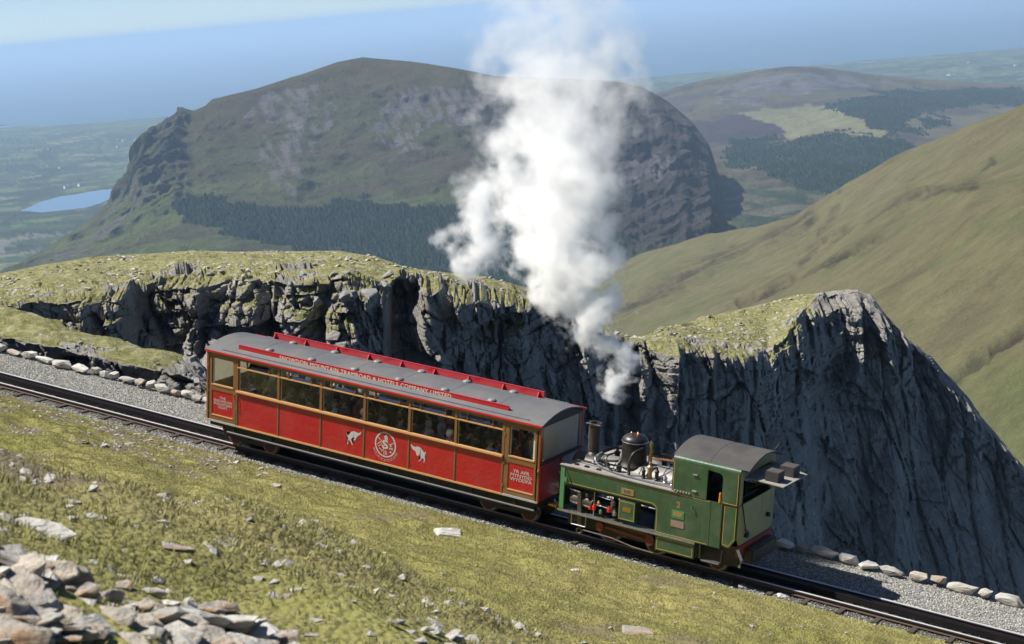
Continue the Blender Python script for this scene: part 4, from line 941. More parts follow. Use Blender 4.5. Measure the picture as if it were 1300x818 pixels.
        MB().box(a, b, Y(-0.02), Y(0.022), 0.772, 0.828).build('door_step_plate', zinc, car, CO, 0.004)
    MB().tube([(0.75, Y(-0.02), 0.55), (CL - 0.1, Y(-0.02), 0.55)], 0.034, 10).build('footboard_pipe', pipe_m, car, CO, smooth=True)
    for i in range(8): MB().box(0.95 + i * 1.36, 1.0 + i * 1.36, Y(-0.06), Y(-0.02), 0.53, 0.77).build('pipe_bracket', black, car, CO)
# emblem and goats, from their outlines on the photographed side
def decal(name, pts, parent, mat, y=-HW - 0.004):
    me = bpy.data.meshes.new(name); me.from_pydata([(x - CO[0], y, z) for x, z in pts], [], [tuple(range(len(pts)))]); me.update(); return link(name, me, mat, parent)
zz_ = lambda p: side_at(420 + p[0] / 9.086, 520 + p[1] / 9.086, -HW)
GA = [(185, 262), (198, 290), (207, 298), (217, 278), (240, 255), (280, 249), (305, 262), (330, 272), (357, 256), (352, 285), (332, 296), (312, 312), (298, 330), (290, 353), (265, 356), (262, 345), (280, 336), (272, 318), (250, 330), (240, 348), (252, 370), (266, 400), (258, 411), (246, 402), (240, 380), (225, 360), (215, 347), (207, 362), (212, 385), (206, 402), (195, 396), (194, 352), (206, 328), (198, 310), (188, 285)]
GB = [(928, 404), (940, 394), (942, 410), (975, 430), (1010, 424), (1042, 440), (1070, 478), (1085, 500), (1100, 484), (1108, 490), (1096, 515), (1090, 545), (1096, 572), (1086, 612), (1074, 612), (1080, 580), (1066, 556), (1052, 570), (1040, 592), (1020, 601), (1022, 588), (1040, 570), (1045, 550), (1030, 528), (1014, 518), (1020, 535), (1000, 532), (990, 505), (985, 482), (960, 466), (936, 432)]
def tri_decal(name, pts, parent, mat):
    bm = bmesh.new(); vs = [bm.verts.new((x - CO[0], -HW - 0.005, z)) for x, z in pts]; bm.faces.new(vs); bmesh.ops.triangulate(bm, faces=bm.faces[:]); me = bpy.data.meshes.new(name); bm.to_mesh(me); bm.free(); return link(name, me, mat, parent)
tri_decal('goat_emblem', [zz_(p) for p in GA], goat_a, silver); tri_decal('goat_emblem', [zz_(p) for p in GB], goat_b, silver)
cx_, cz_ = zz_((637, 405)); ex = abs(zz_((760, 405 + 20))[0] - cx_); ez = 0.355
def band(fn0, fn1, t0, t1, n=40):
    v = []; f = []
    for i in range(n + 1):
        t = t0 + (t1 - t0) * i / n; v += [fn0(t), fn1(t)]
        if i: f.append((2 * i - 2, 2 * i - 1, 2 * i + 1, 2 * i))
    return v, f
ev = []; ef = []
def eadd(v, f):
    k = len(ev); ev.extend([(x - CO[0], -HW - 0.005, z) for x, z in v]); ef.extend([tuple(k + i for i in q) for q in f])
eadd(*band(lambda t: (cx_ + ex * math.cos(t), cz_ + ez * math.sin(t)), lambda t: (cx_ + ex * 0.87 * math.cos(t), cz_ + ez * 0.89 * math.sin(t)), 0, 2 * math.pi))
def bar(p, q, w):
    (x0, z0), (x1, z1) = p, q; d = math.hypot(x1 - x0, z1 - z0); nx, nz = -(z1 - z0) / d * w / 2, (x1 - x0) / d * w / 2
    eadd([(x0 + nx, z0 + nz), (x1 + nx, z1 + nz), (x1 - nx, z1 - nz), (x0 - nx, z0 - nz)], [(0, 1, 2, 3)])
L_ = lambda a, b: (cx_ + ex * a, cz_ + ez * b)
for p, q in [((-.72, .48), (-.2, .1)), ((.85, .3), (.3, .05)), ((0, -.42), (0, -.85)), ((-.75, -.1), (-.5, .15)), ((-.5, .15), (-.25, -.2)), ((-.25, -.2), (-.05, 0.0)), ((-.7, -.25), (-.45, -.1)), ((-.6, -.35), (-.3, -.5)), ((-.35, -.6), (-.1, -.3)), ((.1, -.5), (.12, -.8)), ((-.12, -.5), (-.14, -.8))]: bar(L_(*p), L_(*q), 0.022)
for a, b in ((.5, 0.0), (.42, -.22), (.62, -.22), (.5, -.5), (-.06, .62), (.14, .58), (.05, .72), (-.02, .48), (.12, .45)): bar(L_(a - .07, b), L_(a + .07, b), 0.05)
rb = lambda k: (lambda t: (cx_ + ex * 1.12 * k * math.cos(t), cz_ + 0.02 + ez * 1.22 * k * math.sin(t)))
eadd(*band(rb(1.0), rb(0.985), math.radians(205), math.radians(335), 20)); eadd(*band(rb(1.12), rb(1.105), math.radians(205), math.radians(335), 20))
for t in (205, 212, 328, 335): bar(rb(0.99)(math.radians(t)), rb(1.12)(math.radians(t)), 0.02)
me = bpy.data.meshes.new('round_emblem'); me.from_pydata(ev, [], ef); me.update(); emb = link('round_emblem', me, silver, logo_panel)
lettering(['S'], cx_ - 0.105, cx_ + 0.095, cz_ - 0.11, cz_ + 0.13, -HW - 0.006, silver, logo_panel, CO, 0.03)
for i, ch in enumerate('SNOWDON'):
    t = math.radians(222 + i * 16); q = rb(1.052)(t); lettering([ch], q[0] - 0.017, q[0] + 0.017, q[1] - 0.02, q[1] + 0.02, -HW - 0.006, silver, logo_panel, CO, 0.012)
# roof, boards and ventilators
def arc(hw, z0, rise, n=18, dz=0.0): return [(hw * math.sin(t), z0 + dz + rise * (math.cos(t * 0.999) - math.cos(1.0)) / (1 - math.cos(1.0))) if False else (-hw + 2 * hw * i / n, z0 + dz + rise * (1 - (2 * i / n - 1) ** 2)) for i, t in ((i, 0) for i in range(n + 1))]
RH = HW + 0.065
up_ = arc(RH, 2.865, 0.235); dn_ = arc(RH - 0.03, 2.835, 0.22)
MB().prism(up_ + dn_[::-1], 'yz', -0.05, CL + 0.06).build('roof', roofm, car, CO, smooth=True)
for s in (-1, 1):
    MB().box(-0.055, CL + 0.065, s * (RH - 0.02), s * (RH + 0.012), 2.83, 2.885).build('eave_trim', redt, car, CO, 0.006)
    MB().box(0.5, CL - 0.4, s * (RH - 0.15), s * (RH - 0.12), 2.914, 2.945).build('gutter_strip', ventm, car, CO, 0.006)
    yb = s * 0.78; z0 = 2.925 if s < 0 else 2.99
    bd = MB().box(0.93, 10.05 if s < 0 else 10.15, yb - 0.016, yb + 0.016, z0, z0 + 0.17).build('name_board', redt, car, CO, 0.006)
    MB().box(0.93, 10.05 if s < 0 else 10.15, yb - 0.022, yb + 0.022, z0 + 0.17, z0 + 0.185).build('board_capping', redt, bd, CO)
    if s < 0: lettering(['SNOWDON MOUNTAIN TRAMROAD & HOTELS COMPANY LIMITED'], 2.42, 8.24, z0 + 0.035, z0 + 0.145, yb - 0.019, goldl, bd, CO, 0.022, 1.12)
    for i in range(9):
        x = 1.0 + i * 1.125; MB().prism([(yb - s * 0.016, z0), (yb - s * 0.016, z0 + 0.16), (yb - s * 0.05, z0 + 0.16), (yb - s * 0.13, z0 + 0.02), (yb - s * 0.13, z0 - 0.03)], 'yz', x - 0.015, x + 0.015).build('board_bracket', redt, car, CO)
    for i in range(6):
        x = 1.84 + i * 1.5; zv = 2.865 + 0.235 * (1 - (0.52 / RH) ** 2)
        MB().lathe([(0.12, 0.0), (0.12, 0.035), (0.105, 0.06), (0.06, 0.08), (0.0, 0.085)], (x, s * 0.52, zv - 0.015), 16).build('roof_ventilator', ventm, car, CO, smooth=True)
for i in range(1, 7): MB().prism(arc(RH - 0.01, 2.868, 0.237) + arc(RH - 0.01, 2.862, 0.235)[::-1], 'yz', i * CL / 7 - 0.012, i * CL / 7 + 0.012).build('roof_seam', roofm, car, CO)
# ends
for s, xe in ((-1, 0.0), (1, CL)):
    X_ = lambda d: xe + s * d
    ew = MB().box(X_(-0.05), X_(0.0), -HW + 0.06, 0.02, 0.80, 1.78).build('end_wall', redp, car, CO, 0.004)
    MB().box(X_(-0.05), X_(0.0), 0.10, HW - 0.06, 0.80, 1.78).build('end_panel', wood, car, CO, 0.004)
    MB().box(X_(-0.05), X_(0.03), 0.02, 0.10, 0.80, 1.80).build('end_strip', olive, car, CO, 0.004)
    MB().box(X_(-0.05), X_(0.035), -HW + 0.06, HW - 0.06, 1.78, 1.86).build('end_sill', darkin, car, CO, 0.006)
    for q in (-1, 1):
        MB().box(X_(-0.10), X_(0.006), q * (HW - 0.06), q * (HW + 0.006), 0.775, 2.83).build('corner_post', wood, car, CO, 0.008)
        MB().box(X_(0.006), X_(0.016), q * (HW - 0.035), q * (HW + 0.002), 0.80, 2.83).build('corner_trim', redt, car, CO)
        MB().box(X_(-0.06), X_(0.0), q * (HW - 0.06), q * (HW - 0.16), 1.86, 2.83).build('window_stile', wood, car, CO, 0.004)
    MB().prism([(-HW + 0.16, 2.79)] + [(a, b - 0.012) for a, b in arc(HW - 0.06, 2.84, 0.2)] + [(HW - 0.16, 2.79)], 'yz', X_(-0.05), X_(0.004)).build('end_arch', darkin, car, CO)
    MB().box(X_(-0.03), X_(-0.024), -HW + 0.16, HW - 0.16, 1.86, 2.79).build('end_pane', endglass, car, CO)
    MB().tube([(X_(0.0), -0.05, 0.9), (X_(0.06), -0.05, 0.95), (X_(0.06), -0.05, 1.35), (X_(0.0), -0.05, 1.4)], 0.02, 8).build('vacuum_pipe', zinc, car, CO, smooth=True)
    MB().cyl((X_(0.0), -0.45, 0.62), (X_(0.22), -0.45, 0.62), 0.06, 12).ring((X_(0.24), -0.45, 0.62), 0.075, 0.03, 'x').build('coupling_hose', brass, car, CO, smooth=True)
# underframe, floor, bogies
MB().box(0.05, CL - 0.05, -0.98, 0.98, 0.64, 0.77).box(0.3, CL - 0.3, -0.72, -0.64, 0.46, 0.66).box(0.3, CL - 0.3, 0.64, 0.72, 0.46, 0.66).box(3.6, 5.0, -0.6, 0.6, 0.32, 0.62).box(6.2, 7.6, -0.55, 0.2, 0.30, 0.62).build('underframe', black, car, CO, 0.01)
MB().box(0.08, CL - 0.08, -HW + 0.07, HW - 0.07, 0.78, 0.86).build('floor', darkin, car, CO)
wheel_steel = plain('wheel_tread', (0.20, 0.19, 0.185), 0.35, 0.8, 0.2); wheel_red = plain('wheel_centre', (0.10, 0.02, 0.02), 0.6, 0, 0.3, 5.0, 0.4, ((0.02, 0.018, 0.018), 0.8))
def wheelset(parent, off, x, r, name='wheel'):
    for s in (-1, 1):
        w = MB().cyl((x, s * 0.37, r), (x, s * 0.47, r), r, 28).cyl((x, s * 0.36, r), (x, s * 0.38, r), r + 0.025, 28).build(name, wheel_steel, parent, off, smooth=True)
        MB().cyl((x, s * 0.46, r), (x, s * 0.478, r), r * 0.84, 24).build('wheel_centre', wheel_red, w, off)
        MB().cyl((x, s * 0.47, r), (x, s * 0.53, r), r * 0.25, 14).build('hub', black, w, off, smooth=True)
    MB().cyl((x, -0.37, r), (x, 0.37, r), 0.05, 10).build('axle', black, parent, off)
for xb in (1.22, 9.98):
    bg_ = MB()
    for s in (-1, 1):
        bg_.prism([(xb - 1.0, 0.30), (xb - 0.35, 0.20), (xb + 0.35, 0.20), (xb + 1.0, 0.30), (xb + 1.0, 0.40), (xb + 0.3, 0.46), (xb - 0.3, 0.46), (xb - 1.0, 0.40)], 'xz', s * 0.56, s * 0.62)
    bg_.box(xb - 0.12, xb + 0.12, -0.62, 0.62, 0.30, 0.66); bg_.build('bogie_frame', black, car, CO, 0.008)
    for dx in (-0.64, 0.64): wheelset(car, CO, xb + dx, 0.27)
# inside: seats, partitions
for i in range(7):
    x = xs_[0] + 0.15 + i * 1.42
    for q in (-1, 1):
        b_ = MB().box(x - 0.05, x + 0.05, q * 0.12, q * (HW - 0.1), 0.95, 1.86).build('seat_back', seatm, car, CO, 0.03)
        MB().box(x - 0.42, x + 0.42, q * 0.12, q * (HW - 0.1), 1.18, 1.30).build('seat_cushion', seatm, b_, CO, 0.03)
for x in (CD - 0.02, CL - CD + 0.02):
    MB().box(x - 0.02, x + 0.02, 0.2, HW - 0.07, 0.86, 1.95).build('partition', interior, car, CO, 0.01)
    for y in (-0.3, 0.25): MB().cyl((x, y, 0.86), (x, y, 2.83), 0.018, 8).build('grab_pole', redt, car, CO)
MB().box(CL - 0.62, CL - 0.32, -0.5, 0.1, 0.86, 1.86).build('guard_desk', zinc, car, CO, 0.02)

# cream lining on the inside of the walls
for s in (-1, 1):
    ya, yb_ = s * (HW - 0.075), s * (HW - 0.062)
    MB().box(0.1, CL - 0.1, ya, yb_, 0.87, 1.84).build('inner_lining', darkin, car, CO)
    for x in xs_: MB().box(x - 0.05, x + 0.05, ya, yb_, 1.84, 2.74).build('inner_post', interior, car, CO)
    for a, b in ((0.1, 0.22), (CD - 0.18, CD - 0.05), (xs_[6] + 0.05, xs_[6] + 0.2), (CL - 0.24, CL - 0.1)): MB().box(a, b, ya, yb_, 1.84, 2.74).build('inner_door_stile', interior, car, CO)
MB().prism([(y * 0.93, z - 0.05) for y, z in dn_] + [(y * 0.93, z - 0.06) for y, z in dn_][::-1], 'yz', 0.1, CL - 0.1).build('ceiling', interior, car, CO, smooth=True)
MB().box(xs_[6] + 0.05, CL - 0.1, HW - 0.09, HW - 0.076, 0.87, 1.84).build('inner_door_lining', interior, car, CO)
# ---------------------------------------------------------------- the green rack engine
green = gloss('engine_green', (0.031, 0.080, 0.037), 0.34, 0.08, 0.15, 0.3, 0.6); greenl = gloss('tank_end_green', (0.06, 0.22, 0.085), 0.34, 0.0, 0.1, 0.1)
greyg = plain('bunker_grey_green', (0.24, 0.24, 0.105), 0.45, 0, 0.15, 4.0, 0.4, ((0.30, 0.29, 0.22), 0.4)); yell = plain('yellow_lining', (0.42, 0.30, 0.06), 0.5, 0, 0.1)
tanktop = plain('dusty_tank_top', (0.25, 0.235, 0.22), 0.75, 0.1, 0.2, 4.0, 0.4, ((0.07, 0.06, 0.055), 0.7), 0.15)
lag = plain('pale_boiler_cladding', (0.22, 0.215, 0.205), 0.55, 0.3, 0.2, 3.0, 0.5, ((0.08, 0.075, 0.07), 0.8), 0.1)
sooty = plain('sooty_black', (0.015, 0.014, 0.014), 0.42, 0.2, 0.3, 4.0, 0.5, ((0.10, 0.08, 0.065), 0.5)); bright = plain('bright_steel', (0.42, 0.42, 0.43), 0.28, 0.85, 0.15)
chim = plain('chimney_iron', (0.045, 0.036, 0.034), 0.45, 0.3, 0.25, 4.0, 0.5, ((0.11, 0.085, 0.075), 0.5)); copper = plain('copper', (0.45, 0.20, 0.09), 0.35, 0.9, 0.15)
cabroof = plain('cab_roof_felt', (0.042, 0.04, 0.04), 0.7, 0, 0.12, 2.0, 0.4, ((0.11, 0.10, 0.092), 0.6)); rodred = plain('red_motion', (0.20, 0.028, 0.02), 0.45, 0, 0.2, 6.0, 0.5, ((0.06, 0.03, 0.02), 0.7)); redv = plain('bright_red_paint', (0.62, 0.02, 0.015), 0.4)
oilst = plain('oily_steel', (0.12, 0.10, 0.085), 0.42, 0.5, 0.3, 5.0, 0.5, ((0.03, 0.025, 0.02), 0.7)); plate_b = plain('worn_brass_plate', (0.42, 0.29, 0.14), 0.45, 0.6, 0.2, 12.0); bluem = plain('blue_drip_tray', (0.03, 0.06, 0.16), 0.5)
LO = (14.4, 0, 0); E_ = 1.0
eng = empty('steam_locomotive', kw(LO[0], 0, 0), (0, SLOPE, 0)); tag(eng, 'green rack steam locomotive number 2 at the lower end of the carriage', 'locomotive')
def roundc(x, z, r, a0, a1, n=5): return [(x + r * math.cos(math.radians(a0 + (a1 - a0) * i / n)), z + r * math.sin(math.radians(a0 + (a1 - a0) * i / n))) for i in range(n + 1)]
def strip(poly, y, parent, w=0.014, mat=None, closed=True, name='lining'):
    """A painted line as a thin raised band following a polyline on a side (plane xz)."""
    b = MB(); n = len(poly); yy = sorted((y, y * 1.003))
    for i in range(n if closed else n - 1):
        (x0, z0), (x1, z1) = poly[i], poly[(i + 1) % n]; d = math.hypot(x1 - x0, z1 - z0)
        if d < 1e-5: continue
        nx, nz = -(z1 - z0) / d * w / 2, (x1 - x0) / d * w / 2
        b.prism([(x0 + nx, z0 + nz), (x1 + nx, z1 + nz), (x1 - nx, z1 - nz), (x0 - nx, z0 - nz)], 'xz', yy[0], yy[1])
    return b.build(name, mat or yell, parent, LO)
TT = 1.95; RP = 0.79
for s in (-1, 1):
    Y = lambda d: s * (E_ + d)
    side_poly = [(11.83, RP), (11.97, RP), (11.97, 1.42)] + roundc(12.04, 1.42, 0.07, 180, 90, 3) + [(14.48, 1.49)] + roundc(14.48, 1.35, 0.14, 90, 0, 5) + [(14.62, RP), (16.12, RP), (16.12, TT), (11.83, TT)]
    tk = MB().prism(side_poly, 'xz', Y(-0.02), Y(0)).build('tank_side', green, eng, LO)
    strip([(12.0, TT - 0.05), (15.0, TT - 0.05)], Y(0.001), tk, closed=False); strip([(15.0, TT - 0.03), (16.08, TT - 0.03)], Y(0.001), tk, closed=False)
    strip([(11.93, RP + 0.03), (11.93, 1.44)] + roundc(12.04, 1.42, 0.11, 180, 90, 3) + [(14.48, 1.53)] + roundc(14.48, 1.35, 0.18, 90, 0, 5) + [(14.66, RP + 0.03), (16.08, RP + 0.03)], Y(0.001), tk, closed=False)
    strip([(11.87, TT - 0.05), (11.87, RP + 0.03)], Y(0.001), tk, closed=False)
    MB().box(11.835, 11.96, Y(0.0), Y(0.012), RP + 0.02, TT - 0.02).build('tank_end_beading', greenl, eng, LO, 0.005)
    MB().box(11.81, 15.2, Y(-0.06), Y(0.03), TT, TT + 0.035).build('tank_lip', tanktop, eng, LO, 0.006)
    MB().box(11.80, 15.77, Y(-0.2), Y(0.045), RP - 0.05, RP).build('running_plate', bright if s < 0 else sooty, eng, LO, 0.006)
    bx = MB().box(13.57, 14.05, Y(-0.3), Y(0.015), 0.90, 1.42).build('valve_box', green, eng, LO, 0.006); strip([(13.60, .93), (14.02, .93), (14.02, 1.39), (13.60, 1.39)], Y(0.016), bx)
    MB().box(13.69, 13.93, Y(0.014), Y(0.022), 1.13, 1.26).build('box_plate', brass, bx, LO, 0.003)
    lb = MB().box(14.66, 15.75, Y(-0.35), Y(0.0), 0.34, RP - 0.05).build('sand_box', green, eng, LO, 0.012); strip([(14.71, .39), (15.70, .39), (15.70, RP - .1), (14.71, RP - .1)], Y(0.002), lb)
    # cab
    cabp = [(15.02, TT), (15.99, TT), (15.99, 2.72), (16.27, 2.70)] + roundc(16.27, 2.57, 0.13, 90, 0, 5) + [(16.40, TT), (16.85, TT), (16.85, 2.80), (15.02, 2.80)]
    cbs = MB().prism(cabp, 'xz', Y(-0.02), Y(0.0)).build('cab_side', green, eng, LO)
    strip([(15.06, TT + 0.03), (15.06, 2.76)], Y(0.001), cbs, closed=False); strip([(16.44, TT + 0.03), (16.81, TT + 0.03), (16.81, 2.76)], Y(0.001), cbs, closed=False)
    cr_ = [(s * (E_ - 0.13) + s * 0.13 * math.cos(t), 2.80 + 0.10 * math.sin(t)) for t in (math.pi / 2 * i / 6 for i in range(7))]
    MB().prism(cr_ + [(s * (E_ - 0.13), 2.80)], 'yz', 15.02, 16.85).build('cab_cornice', green, eng, LO, smooth=True)
    dp = [(15.63, TT + 0.01), (15.985, TT + 0.01), (15.985, 2.73)] + [(15.78, 2.73)] + roundc(15.78, 2.58, 0.15, 90, 180, 5)
    dr_ = MB().prism(dp, 'xz', Y(0.001), Y(0.016)).build('sliding_door', green, eng, LO)
    for z in (2.10, 2.52): MB().cyl((15.60, Y(0.03), z), (15.72, Y(0.03), z), 0.02, 8).build('door_hinge', bright, dr_, LO)
    lowd = MB().box(16.125, 16.42, Y(-0.02), Y(-0.005), RP, TT).build('lower_cab_door', green, eng, LO)
    MB().cyl((16.44, Y(0.0), RP), (16.44, Y(0.0), TT + 0.02), 0.022, 8).build('door_pillar', sooty, eng, LO)
    cp = MB().prism([(16.47, RP + 0.1), (16.68, RP + 0.06), (16.85, RP + 0.32), (16.85, TT), (16.47, TT)], 'xz', Y(-0.02), Y(0.0)).build('corner_panel', green, eng, LO); strip([(16.50, RP + .14), (16.66, RP + .11), (16.81, RP + .34), (16.81, TT - .04), (16.50, TT - .04)], Y(0.001), cp)
    MB().tube([(16.84, Y(0.012), RP + 0.35), (16.84, Y(0.012), 2.78)], 0.016, 6).build('corner_angle', sooty, eng, LO)
    MB().box(16.42, 16.85, Y(0), Y(0.012), TT - 0.02, TT + 0.02).build('waist_strip', sooty, eng, LO)
    # step below the cab
    MB().tube([(15.9, Y(-0.02), RP - 0.02), (15.92, Y(-0.02), 0.42), (16.0, Y(-0.02), 0.36), (16.42, Y(-0.02), 0.36), (16.5, Y(-0.02), 0.44), (16.52, Y(-0.02), RP - 0.02)], 0.03, 8).build('step_hoop', sooty, eng, LO, smooth=True)
    MB().box(15.95, 16.45, Y(-0.16), Y(0.02), 0.37, 0.40).build('step_tread', bright, eng, LO, 0.006)
    for i in range(14): MB().cyl((15.86, Y(0.0), RP + 0.08 + i * 0.08), (15.86, Y(0.008), RP + 0.08 + i * 0.08), 0.011, 6).build('rivet', green, tk, LO)
    MB().tube([(15.62, Y(0.0), 1.70), (15.62, Y(0.05), 1.70), (15.62, Y(0.05), 1.64)], 0.018, 6).build('lamp_iron', bright, tk, LO)
    if s < 0:
        nb = MB().box(13.62, 13.98, Y(0.0), Y(0.012), 1.585, 1.745).build('name_plate', plate_b, tk, LO, 0.004); lettering(['ENID'], 13.70, 13.90, 1.625, 1.705, Y(0.0135), chim, nb, LO, 0.012)
        lettering(['2'], 15.19, 15.29, 1.58, 1.73, Y(0.003), plate_b, tk, LO, 0.04)
        p1_ = MB().box(15.07, 15.42, Y(0.0), Y(0.01), 1.29, 1.50).build('works_plate_frame', greenl, tk, LO, 0.004); MB().box(15.12, 15.37, Y(0.009), Y(0.016), 1.345, 1.455).build('works_plate', plate_b, p1_, LO, 0.003)
        MB().box(15.06, 15.43, Y(0.0), Y(0.01), 1.06, 1.23).build('builder_plate', plain('dull_plate', (0.30, 0.22, 0.17), 0.6, 0.3), tk, LO, 0.004)
    # tank stay inside the opening and front stay
    MB().tube([(11.99, Y(-0.01), TT - 0.06), (12.18, Y(0.006), 1.50)], 0.012, 6).build('tank_stay', sooty, eng, LO)
    MB().cyl((11.98, Y(-0.02), 1.60), (11.98, Y(0.03), 1.60), 0.06, 12).build('wash_plug', greenl, eng, LO, smooth=True)
# tank tops, smokebox, boiler
for s in (-1, 1): MB().box(11.84, 15.02, s * 0.40, s * 0.98, TT - 0.02, TT + 0.012).build('tank_top', tanktop, eng, LO, 0.004)
MB().box(11.86, 15.0, -0.55, -0.50, 1.45, TT - 0.02).box(11.86, 15.0, 0.50, 0.55, 1.45, TT - 0.02).box(11.86, 15.0, -0.98, 0.98, 1.43, 1.47).build('tank_inner', sooty, eng, LO)
MB().cyl((12.55, 0, 1.66), (15.05, 0, 1.72), 0.47, 32).build('boiler', lag, eng, LO, smooth=True)
for x in (12.58, 13.0, 13.75, 14.4): MB().ring((x, 0, 1.66 + (x - 12.5) * 0.024), 0.472, 0.012, 'x', 32).build('boiler_band', bright, eng, LO, smooth=True)
MB().cyl((11.78, 0, 1.62), (12.56, 0, 1.64), 0.48, 32).build('smokebox', sooty, eng, LO, smooth=True)
MB().box(11.80, 11.84, -0.97, 0.97, RP, 1.9).build('front_plate', sooty, eng, LO, 0.006)
MB().box(11.85, 12.35, -0.42, 0.42, TT, TT + 0.03).build('smokebox_cover', sooty, eng, LO, 0.01)
MB().lathe([(0.20, 0.0), (0.17, 0.06), (0.135, 0.10), (0.135, 0.80), (0.17, 0.81), (0.18, 0.84), (0.17, 0.88), (0.12, 0.88), (0.11, 0.80), (0.0, 0.6)], (12.2, 0, 2.04), 24).build('chimney', chim, eng, LO, smooth=True)
MB().cyl((12.03, 0, 2.05), (12.03, 0, 2.93), 0.022, 8).box(12.0, 12.42, -0.17, -0.10, 2.90, 2.915).build('chimney_rod', bright, eng, LO)
MB().lathe([(0.40, 0.0), (0.35, 0.07), (0.325, 0.12), (0.325, 0.60), (0.335, 0.61), (0.335, 0.64), (0.31, 0.70), (0.25, 0.755), (0.15, 0.785), (0.0, 0.79)], (13.38, 0, 2.06), 32).build('steam_dome', sooty, eng, LO, smooth=True)
MB().ring((13.38, 0, 2.68), 0.335, 0.012, 'z', 32).build('dome_band', bright, eng, LO, smooth=True)
for dx, dy in ((-0.08, -0.06), (0.06, 0.02), (0.12, -0.08)): MB().lathe([(0.04, 0), (0.04, 0.04), (0.02, 0.08), (0, 0.09)], (13.38 + dx, dy, 2.83), 10).build('dome_valve', copper, eng, LO, smooth=True)
MB().lathe([(0.05, 0), (0.05, 0.25), (0.075, 0.27), (0.075, 0.34), (0.04, 0.40), (0.035, 0.46), (0.055, 0.50), (0.045, 0.58), (0.015, 0.64), (0, 0.66)], (13.82, 0.05, 2.1), 14).build('whistle', brass, eng, LO, smooth=True)
def curve(pts, n=8):
    P_ = [Vector(p) for p in pts]; P_ = [2 * P_[0] - P_[1]] + P_ + [2 * P_[-1] - P_[-2]]; out = []
    for i in range(1, len(P_) - 2):
        for k in range(n):
            t = k / n; a, b, c, d = P_[i - 1:i + 3]
            out.append(0.5 * ((2 * b) + (-a + c) * t + (2 * a - 5 * b + 4 * c - d) * t * t + (-a + 3 * b - 3 * c + d) * t ** 3))
    return [tuple(q) for q in out + [P_[-2]]]
pipes = [([(12.55, -0.2, 2.25), (12.5, -0.45, 2.15), (12.75, -0.62, 2.02), (13.4, -0.78, 2.0), (14.3, -0.82, 2.0), (14.95, -0.8, 2.02)], 0.022, bright),
         ([(13.75, -0.25, 2.6), (13.62, -0.5, 2.5), (13.58, -0.62, 2.25), (13.62, -0.66, 1.98)], 0.04, sooty), ([(13.0, -0.3, 2.35), (12.9, -0.55, 2.3), (13.0, -0.7, 2.12), (13.25, -0.75, 1.98)], 0.026, sooty),
         ([(12.35, 0.1, 2.12), (12.7, 0.2, 2.3), (13.05, 0.15, 2.4)], 0.04, sooty), ([(13.8, 0.1, 2.4), (14.3, 0.2, 2.42), (15.03, 0.2, 2.4)], 0.045, sooty), ([(14.0, -0.1, 2.35), (14.5, -0.15, 2.42), (15.03, -0.15, 2.38)], 0.03, copper),
         ([(12.4, -0.3, 2.05), (12.9, -0.35, 2.12), (13.1, -0.3, 2.15)], 0.03, sooty), ([(14.2, 0.45, 2.1), (14.6, 0.4, 2.3), (15.03, 0.4, 2.35)], 0.03, sooty), ([(11.9, -0.55, 2.02), (12.6, -0.58, 2.03), (13.3, -0.6, 2.02)], 0.018, sooty), ([(14.25, -0.55, 2.0), (14.5, -0.5, 2.12), (14.72, -0.42, 2.3)], 0.02, bright)]
for p_, r_, m_ in pipes: MB().tube(curve(p_), r_, 8).build('pipe', m_, eng, LO, smooth=True)
for x, y, h, r_, m_ in ((12.75, -0.35, 0.18, 0.05, sooty), (13.25, -0.55, 0.22, 0.06, sooty), (14.12, -0.5, 0.42, 0.06, plate_b), (14.35, -0.55, 0.34, 0.05, sooty), (14.0, -0.6, 0.28, 0.045, sooty), (14.62, -0.6, 0.2, 0.05, bright), (14.85, -0.65, 0.16, 0.05, bright), (12.75, 0.25, 0.3, 0.07, sooty), (13.05, 0.3, 0.42, 0.06, sooty), (14.1, 0.3, 0.4, 0.07, sooty), (12.5, -0.42, 0.14, 0.06, bright)):
    MB().lathe([(r_ * 1.2, 0), (r_ * 1.2, 0.03), (r_, 0.04), (r_, h * 0.6), (r_ * 1.25, h * 0.62), (r_ * 1.25, h * 0.72), (r_ * 0.6, h * 0.8), (r_ * 0.5, h), (0, h + 0.01)], (x, y, 1.97), 12).build('boiler_fitting', m_, eng, LO, smooth=True)
for x in (12.15, 12.45, 12.8): MB().box(x - 0.06, x + 0.06, -0.80, -0.72, TT, TT + 0.05).build('filler_hatch', sooty, eng, LO, 0.01)
for i in range(6): MB().box(15.10 + i * 0.08, 15.14 + i * 0.08, -1.035, -0.99, TT + 0.035, TT + 0.075).build('cab_step_ridge', tanktop, eng, LO)
# cab: front, roof, rear
MB().prism([(-0.98, 1.43), (0.98, 1.43), (0.98, 2.82)] + [(0.9 - 1.8 * i / 10, 2.86 + 0.22 * (1 - (1 - 2 * i / 10) ** 2)) for i in range(11)] + [(-0.98, 2.82)], 'yz', 15.03, 15.06).build('cab_front', sooty, eng, LO)
ra = [(-0.93 + 1.86 * i / 16, 2.885 + 0.235 * (1 - (1 - 2 * i / 16) ** 2)) for i in range(17)]; rb_ = [(y * 0.985, z - 0.03) for y, z in ra]
MB().prism(ra + rb_[::-1], 'yz', 14.99, 17.05).build('cab_roof', cabroof, eng, LO, smooth=True)
MB().prism([(y, z + 0.006) for y, z in ra] + [(y, z - 0.004) for y, z in ra][::-1], 'yz', 15.95, 15.97).build('roof_seam', cabroof, eng, LO)
MB().box(15.06, 16.83, -0.95, 0.95, 0.88, 0.93).build('cab_floor', sooty, eng, LO)
